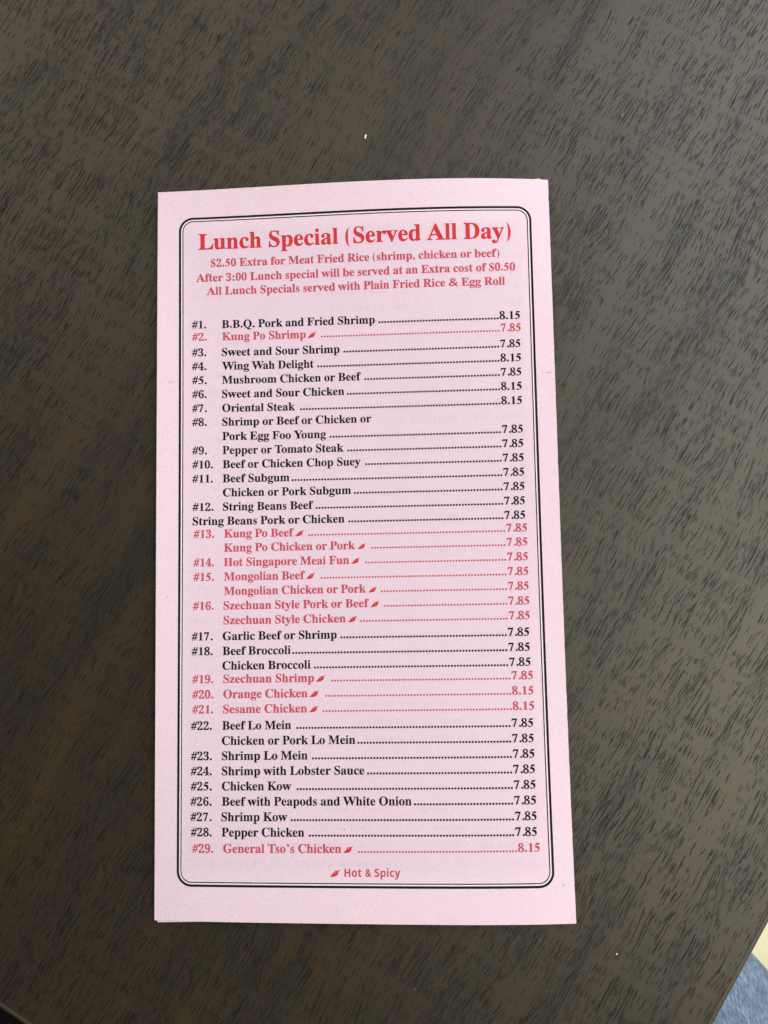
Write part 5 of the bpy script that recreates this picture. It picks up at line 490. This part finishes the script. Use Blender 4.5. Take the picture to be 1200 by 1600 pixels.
def sans(ch):
    if ch == ' ': return [], [], 278
    a, v, t = GL['s'+ch]; k = .93
    return [(v[i]*k, v[i+1]) for i in range(0, len(v), 2)], [tuple(t[i:i+3]) for i in range(0, len(t), 3)], a*k+16
def setline(text, u0, u1, em, v, slope, G=glyph, kern=True, embold=0.):
    """ink from u0 to u1 on the sheet; returns vertex and triangle lists in sheet millimetres"""
    V = []; T = []; x = 0.
    for i, ch in enumerate(text):
        gv, gt, adv = G(ch); b = len(V)
        V += [(x+gx, gy) for gx, gy in gv]; T += [(a+b, c+b, d+b) for a, c, d in gt]
        x += adv
        if kern and i+1 < len(text): x += KERN.get((ch, text[i+1]), 0)
    x0 = min(p[0] for p in V); x1 = max(p[0] for p in V); k = (u1-u0)/(x1-x0)
    out = []
    for gx, gy in V:
        u = u0 + (gx-x0)*k
        out.append((u, v + slope*(u-u0) + gy*em/1000.))
    return out, T
LIFT = .035
def pr(name, V, T, mat, parent, lift=LIFT):
    me_v = [local(sp(u, v, lift)) for u, v in V]
    F = []
    for a, b, c in T:
        A, B, C_ = V[a], V[b], V[c]
        ar = (B[0]-A[0])*(C_[1]-A[1]) - (B[1]-A[1])*(C_[0]-A[0])
        if abs(ar) < 1e-9: continue
        F.append((a, b, c) if ar > 0 else (a, c, b))
    return mesh(name, me_v, F, mat, parent)
EM = 3.542
def pepper(u0, u1, vb, mat, parent):
    """a small chilli: pointed at lower left, stem at upper right"""
    w = u1-u0; k = w/118.
    out = [(-3, 2), (18, 17), (34, 36), (50, 55), (70, 66), (90, 64), (99, 54), (100, 38), (92, 21), (74, 8), (46, -1), (14, -3)]
    V = []; T = []
    fan((66, 32), out, V, T)
    stem = [(86, 62), (92, 70), (104, 73), (119, 75)]; low = [(98, 50), (101, 60), (108, 64), (119, 68)]
    strip(stem, low, V, T)
    o = pr('pepper_icon', [(u0+x*k, vb+y*k*1.02) for x, y in V], T, mat, parent)
    V = []; T = []
    strip([(50, 34), (62, 46), (76, 52)], [(53, 31), (65, 41), (78, 48)], V, T)
    V2 = V
    me = pr('pepper_highlight', [(u0+x*k, vb+y*k*1.02) for x, y in V2], T, M_SHINE, parent, LIFT+.02)
    return o

# heading and the three notes
def heading(name, text, u0, u1, em, v, slope, mat, label=None):
    V, T = setline(text, u0, u1, em, v, slope); o = pr(name, V, T, mat, menu)
    if label: o['label'] = label
    return o
heading('heading_text', 'Lunch Special (Served All Day)', 12.48, 107.44, 7.08, 197.36, .00217, M_TITLE, 'large red heading reading "Lunch Special (Served All Day)"')
heading('note_text', '$2.50 Extra for Meat Fried Rice (shrimp, chicken or beef)', 16.29, 103.83, 3.56, 191.89, .00015, M_RED, 'first small red note, about meat fried rice')
heading('note_text', 'After 3:00 Lunch special will be served at an Extra cost of $0.50', 11.79, 108.45, 3.56, 187.38, .0030, M_RED, 'second small red note, about the time after 3:00')
heading('note_text', 'All Lunch Specials served with Plain Fried Rice & Egg Roll', 14.96, 105.31, 3.56, 183.25, .0014, M_RED, 'third small red note, about plain fried rice')
V, T = setline('Hot & Spicy', 54.93, 70.7, 3.05, 12.58, .004, sans, False)
hs = pr('footer_text', V, T, M_RED, menu); hs['label'] = 'red sans-serif line reading "Hot & Spicy" at the foot'
pepper(50.8, 53.6, 12.6, M_TITLE, hs)

# the priced lines: the dish name is the part, number, dots, price and chilli are its pieces
for e in json.loads(ROWS):
    mat = M_BLACK if e['k'] == 'k' else M_RED
    v, sl, u0 = e['v'], e['slope'], e['u0']
    V, T = setline(e['name'], u0, e['u1'], EM, v, sl)
    d = pr('dish_name', V, T, mat, menu)
    d['label'] = ('black' if e['k'] == 'k' else 'red') + ' line reading "' + e['name'] + '"'
    vat = lambda u: v + sl*(u-u0)
    if 'num' in e:
        a, b = e['n']; V, T = setline(e['num'], a, b, EM, vat(a), sl); pr('item_number', V, T, mat, d)
    if 'pep' in e: pepper(e['pep'][0], e['pep'][1], vat(e['pep'][0])+.05, M_TITLE, d)
    if 'price' in e:
        a, b = e['p']; V, T = setline(e['price'], a, b, EM, vat(a), sl); pr('price', V, T, mat, d)
        V = []; T = []; x = a - .028*EM - .125*EM
        while x - .3 >= e['d0'] - .22:
            disc(x, vat(x)+.078*EM, .325 if e['k'] == 'k' else .295, V, T, 10); x -= .25*EM
        pr('dot_leader', V, T, mat, d)

# ------------------------------------------------------------------ the printed frame
FX0, FX1, FY0, FY1, FR = 6.51, 113.78, 9.49, 207.40, 4.3
def loop(ins):
    x0, x1, y0, y1 = FX0+ins, FX1-ins, FY0+ins, FY1-ins; r = FR-ins; P = []
    def arc(cx, cy, a0):
        for k in range(13):
            a = math.radians(a0+90*k/12.); P.append((cx+r*math.cos(a), cy+r*math.sin(a)))
    def seg(a, b):
        n = max(2, int(math.dist(a, b)/2.))
        for k in range(1, n): P.append((a[0]+(b[0]-a[0])*k/n, a[1]+(b[1]-a[1])*k/n))
    arc(x1-r, y1-r, 0); seg((x1-r, y1), (x0+r, y1)); arc(x0+r, y1-r, 90); seg((x0, y1-r), (x0, y0+r))
    arc(x0+r, y0+r, 180); seg((x0+r, y0), (x1-r, y0)); arc(x1-r, y0+r, 270); seg((x1, y0+r), (x1, y1-r))
    return P
def frame(name, i0, i1, mat, parent):
    A = loop(i0); B = loop(i1); n = min(len(A), len(B)); V = []; T = []
    assert len(A) == len(B)
    V = A + B
    for i in range(n):
        j = (i+1) % n; T += [(i, n+i, n+j), (i, n+j, j)]
    return pr(name, V, T, mat, parent)
f0 = frame('frame_outer_line', 0, .60, M_BLACK, menu)
frame('frame_grey_line', .603, .72, M_GREYI, f0)
frame('frame_pale_line', .723, 1.06, M_PALE, f0)
frame('frame_inner_line', 1.075, 1.37, M_BLACK, f0)
# faint marks of print showing through the margins
def ghost(u, v, w, h, n):
    V = []; T = []
    for k in range(n):
        cx = u+random.uniform(-w, w)/2; cy = v+random.uniform(-h, h)/2; rx = random.uniform(.12, .3); b = len(V)
        quad((cx-rx, cy-.12), (cx+rx, cy-.12), (cx+rx, cy+.12), (cx-rx, cy+.12), V, T)
    return V, T
for g in ((116.46, 10.15, 1.1, .9, 9), (117.0, 156.43, 3.2, .5, 7), (3.2, 156.5, 4.6, .4, 9), (3.5, 92., .5, .5, 2)):
    V, T = ghost(*g)
    pr('show_through_mark', V, T, M_GHOST, menu, .02)

# ------------------------------------------------------------------ a made-up black seat, added to darken the corner past the left table edge
M_VINYL = plain('black_vinyl', (.006, .005, .005), .5, .15).m
def rbox(name, c, sz, bev, mat, parent):
    bm = bmesh.new(); bmesh.ops.create_cube(bm, size=1.)
    for q in bm.verts: q.co = Vector((q.co.x*sz[0]+c[0], q.co.y*sz[1]+c[1], q.co.z*sz[2]+c[2]))
    bmesh.ops.bevel(bm, geom=bm.edges[:], offset=bev, segments=3, affect='EDGES', profile=.6)
    me = bpy.data.meshes.new(name); bm.to_mesh(me); bm.free()
    return link(name, me, mat, parent)
added_chair = bpy.data.objects.new('added_chair', None); COL.objects.link(added_chair)
cp = CORNER + dL*.36 + Vector((-dR.x, -dR.y, 0))*.13
added_chair.location = (cp.x, cp.y, 0); added_chair.rotation_euler = (0, 0, math.atan2(dR.y, dR.x))
tag(added_chair, 'made-up black seat added to darken the corner beyond the lower left table edge', 'added_chair')
rbox('seat', (0, 0, .455), (.44, .46, .06), .018, M_VINYL, added_chair)
rbox('backrest', (-.235, 0, .70), (.035, .42, .26), .015, M_VINYL, added_chair)
for sx in (-1, 1):
    for sy in (-1, 1): rbox('leg', (sx*.19, sy*.19, .213), (.028, .028, .424), .005, M_IRON, added_chair)
for sy in (-1, 1): rbox('back_post', (-.225, sy*.16, .53), (.022, .022, .24), .005, M_IRON, added_chair)

# ------------------------------------------------------------------ crumbs
M_CRUMB = plain('white_crumb', (.70, .68, .64), .6).m
M_DUST = plain('tan_crumb', (.30, .24, .16), .7).m
M_SPECK = plain('dark_speck', (.03, .02, .02), .7).m
def crumb(name, u, v, sx, sy, sz, rot, mat, label, base=0., cat='crumb', group=None, seed=0):
    bm = bmesh.new(); bmesh.ops.create_icosphere(bm, subdivisions=2, radius=1.)
    for q in bm.verts:
        f = 1 + .45*noise.noise(q.co*1.3 + Vector((seed*3.1, 0, 0)))
        q.co = Vector((q.co.x*sx, q.co.y*sy, q.co.z*sz))*f*MM
    me = bpy.data.meshes.new(name); bm.to_mesh(me); bm.free()
    o = link(name, me, mat); p = uvw(u, v, base+sz*.85); o.location = p; o.rotation_euler = (0, 0, rot)
    return tag(o, label, cat, group)
crumb('crumb', 63.95, 233.35, .27, .74, .3, -.35, M_CRUMB, 'white sliver-shaped crumb on the bare table above the menu', seed=1)
crumb('crumb', 130.5, -9.0, .25, .25, .24, 0, M_CRUMB, 'tiny round white crumb on the table below the menu at right', seed=2)
crumb('crumb', 74.05, -18.8, .10, .26, .1, -.5, M_DUST, 'faint tan crumb on the table straight below the menu', seed=3)
crumb('crumb', 127.5, 243.2, .18, .22, .12, 0, M_DUST, 'dull tan crumb on the table above the top right corner of the menu', seed=4)
crumb('crumb', 143.0, 236.8, .16, .75, .10, -.55, M_DUST, 'long thin tan crumb on the table to the upper right of the menu', seed=5)
crumb('speck', 54.96, 25.4, .10, .24, .05, .1, M_SPECK, 'tiny dark speck on the menu above the dots of the Pepper Chicken line', base=hz(54.96, 25.4)+.05, cat='speck', seed=6)

# ------------------------------------------------------------------ the seated person: one thigh and knee in blue jeans beside the table
def denim_material():
    N = NT('blue_denim'); P = N.map(N.obj(), (1000, 1000, 1000))
    wv = N.n('ShaderNodeTexWave'); wv.wave_type = 'BANDS'; wv.bands_direction = 'X'
    N.l(N.map(P, (1, 1, 1), rot=(0, 0, math.radians(-14))), wv.inputs['Vector'])
    wv.inputs['Scale'].default_value = .22; wv.inputs['Distortion'].default_value = 1.6; wv.inputs['Detail'].default_value = 2; wv.inputs['Detail Scale'].default_value = .6
    sl = N.noise(N.map(P, (1.3, .34, .34), rot=(0, 0, math.radians(-14))), 1, 3, .7)
    big = N.noise(N.map(P, (.05, .09, .09)), 1, 3, .6)
    c = N.mix(N.rng(sl, .36, .64), (.036, .080, .190), (.22, .31, .49))
    c = N.mix(N.math('MULTIPLY', wv.outputs[0], .30), c, (.21, .27, .38))
    c = N.mix(N.math('MULTIPLY', N.rng(big, .38, .68), .65), c, (.055, .090, .170))
    N.l(c, N.b.inputs['Base Color']); N.b.inputs['Roughness'].default_value = .9
    bp = N.n('ShaderNodeBump'); bp.inputs['Strength'].default_value = .8; bp.inputs['Distance'].default_value = .0006
    N.l(N.math('ADD', wv.outputs[0], sl), bp.inputs['Height']); N.l(bp.outputs[0], N.b.inputs['Normal'])
    return N.m
M_DENIM = denim_material()
def limb(name, chain, mat, parent, ns=40):
    """one continuous tapering surface along a chain of (point, radius), with soft cloth folds"""
    pts = [Vector(p) for p, r in chain]; rad = [r for p, r in chain]
    def cr(a, b, c, d, t): return .5*((2*b) + (c-a)*t + (2*a-5*b+4*c-d)*t*t + (3*b-a-3*c+d)*t**3)
    C = []; n = len(pts)
    for i in range(n-1):
        g = lambda k, L: L[max(0, min(n-1, k))]
        for s_ in range(14):
            t = s_/14.
            C.append((cr(g(i-1, pts), g(i, pts), g(i+1, pts), g(i+2, pts), t), cr(g(i-1, rad), g(i, rad), g(i+1, rad), g(i+2, rad), t)))
    C.append((pts[-1], rad[-1]))
    V = []; F = []; up = Vector((.3, .2, 1)).normalized()
    for i, (p, r) in enumerate(C):
        d = (C[min(i+1, len(C)-1)][0]-C[max(i-1, 0)][0]).normalized()
        s1 = d.cross(up); s1 = s1.normalized(); s2 = s1.cross(d); up = s2
        for k in range(ns):
            a = 2*math.pi*k/ns; q = s1*math.cos(a) + s2*math.sin(a)
            w = p + q*r
            f = noise.noise(Vector((w.x*9, w.y*9, w.z*14)))*.006 + noise.noise(Vector((w.x*30, w.y*22, w.z*30)))*.0018
            V.append(tuple(p + q*(r+f) - par_loc))
    for i in range(len(C)-1):
        for k in range(ns):
            j = (k+1) % ns; F.append((i*ns+k, i*ns+j, (i+1)*ns+j, (i+1)*ns+k))
    F.append(tuple(reversed(range(ns)))); F.append(tuple((len(C)-1)*ns+k for k in range(ns)))
    return mesh(name, V, F, mat, parent, True)
AX = Vector((0.1280, -0.2639, TZ-.205)); ad = Vector((.60, -.80, 0)).normalized()
knee = AX - ad*.16 + Vector((0, 0, -.012)); hip = AX + ad*.30 + Vector((0, 0, .01))
ankle = Vector((knee.x+.02, knee.y-.01, .10))
par_loc = Vector((ankle.x, ankle.y, 0))
person = bpy.data.objects.new('person', None); COL.objects.link(person); person.location = par_loc
tag(person, 'person in faded blue jeans seated beside the lower right table edge', 'person')
limb('jeans_leg', [(hip, .092), (AX+ad*.12, .086), (AX, .080), (AX-ad*.09, .072), (knee, .066), (knee-ad*.035+Vector((0, 0, -.075)), .062),
    (knee.lerp(ankle, .45), .060), (knee.lerp(ankle, .8), .055), (ankle+Vector((0, 0, -.015)), .062)], M_DENIM, person)
M_SHOE = plain('dark_shoe', (.03, .03, .035), .6).m
fd = -ad
limb('shoe', [(Vector((ankle.x, ankle.y, .11)), .040), (Vector((ankle.x, ankle.y, .07))-fd*.01, .044), (Vector((ankle.x, ankle.y, .050))+fd*.03, .044),
    (Vector((ankle.x, ankle.y, .042))+fd*.10, .040), (Vector((ankle.x, ankle.y, .036))+fd*.17, .032), (Vector((ankle.x, ankle.y, .030))+fd*.20, .016)], M_SHOE, person, 24)
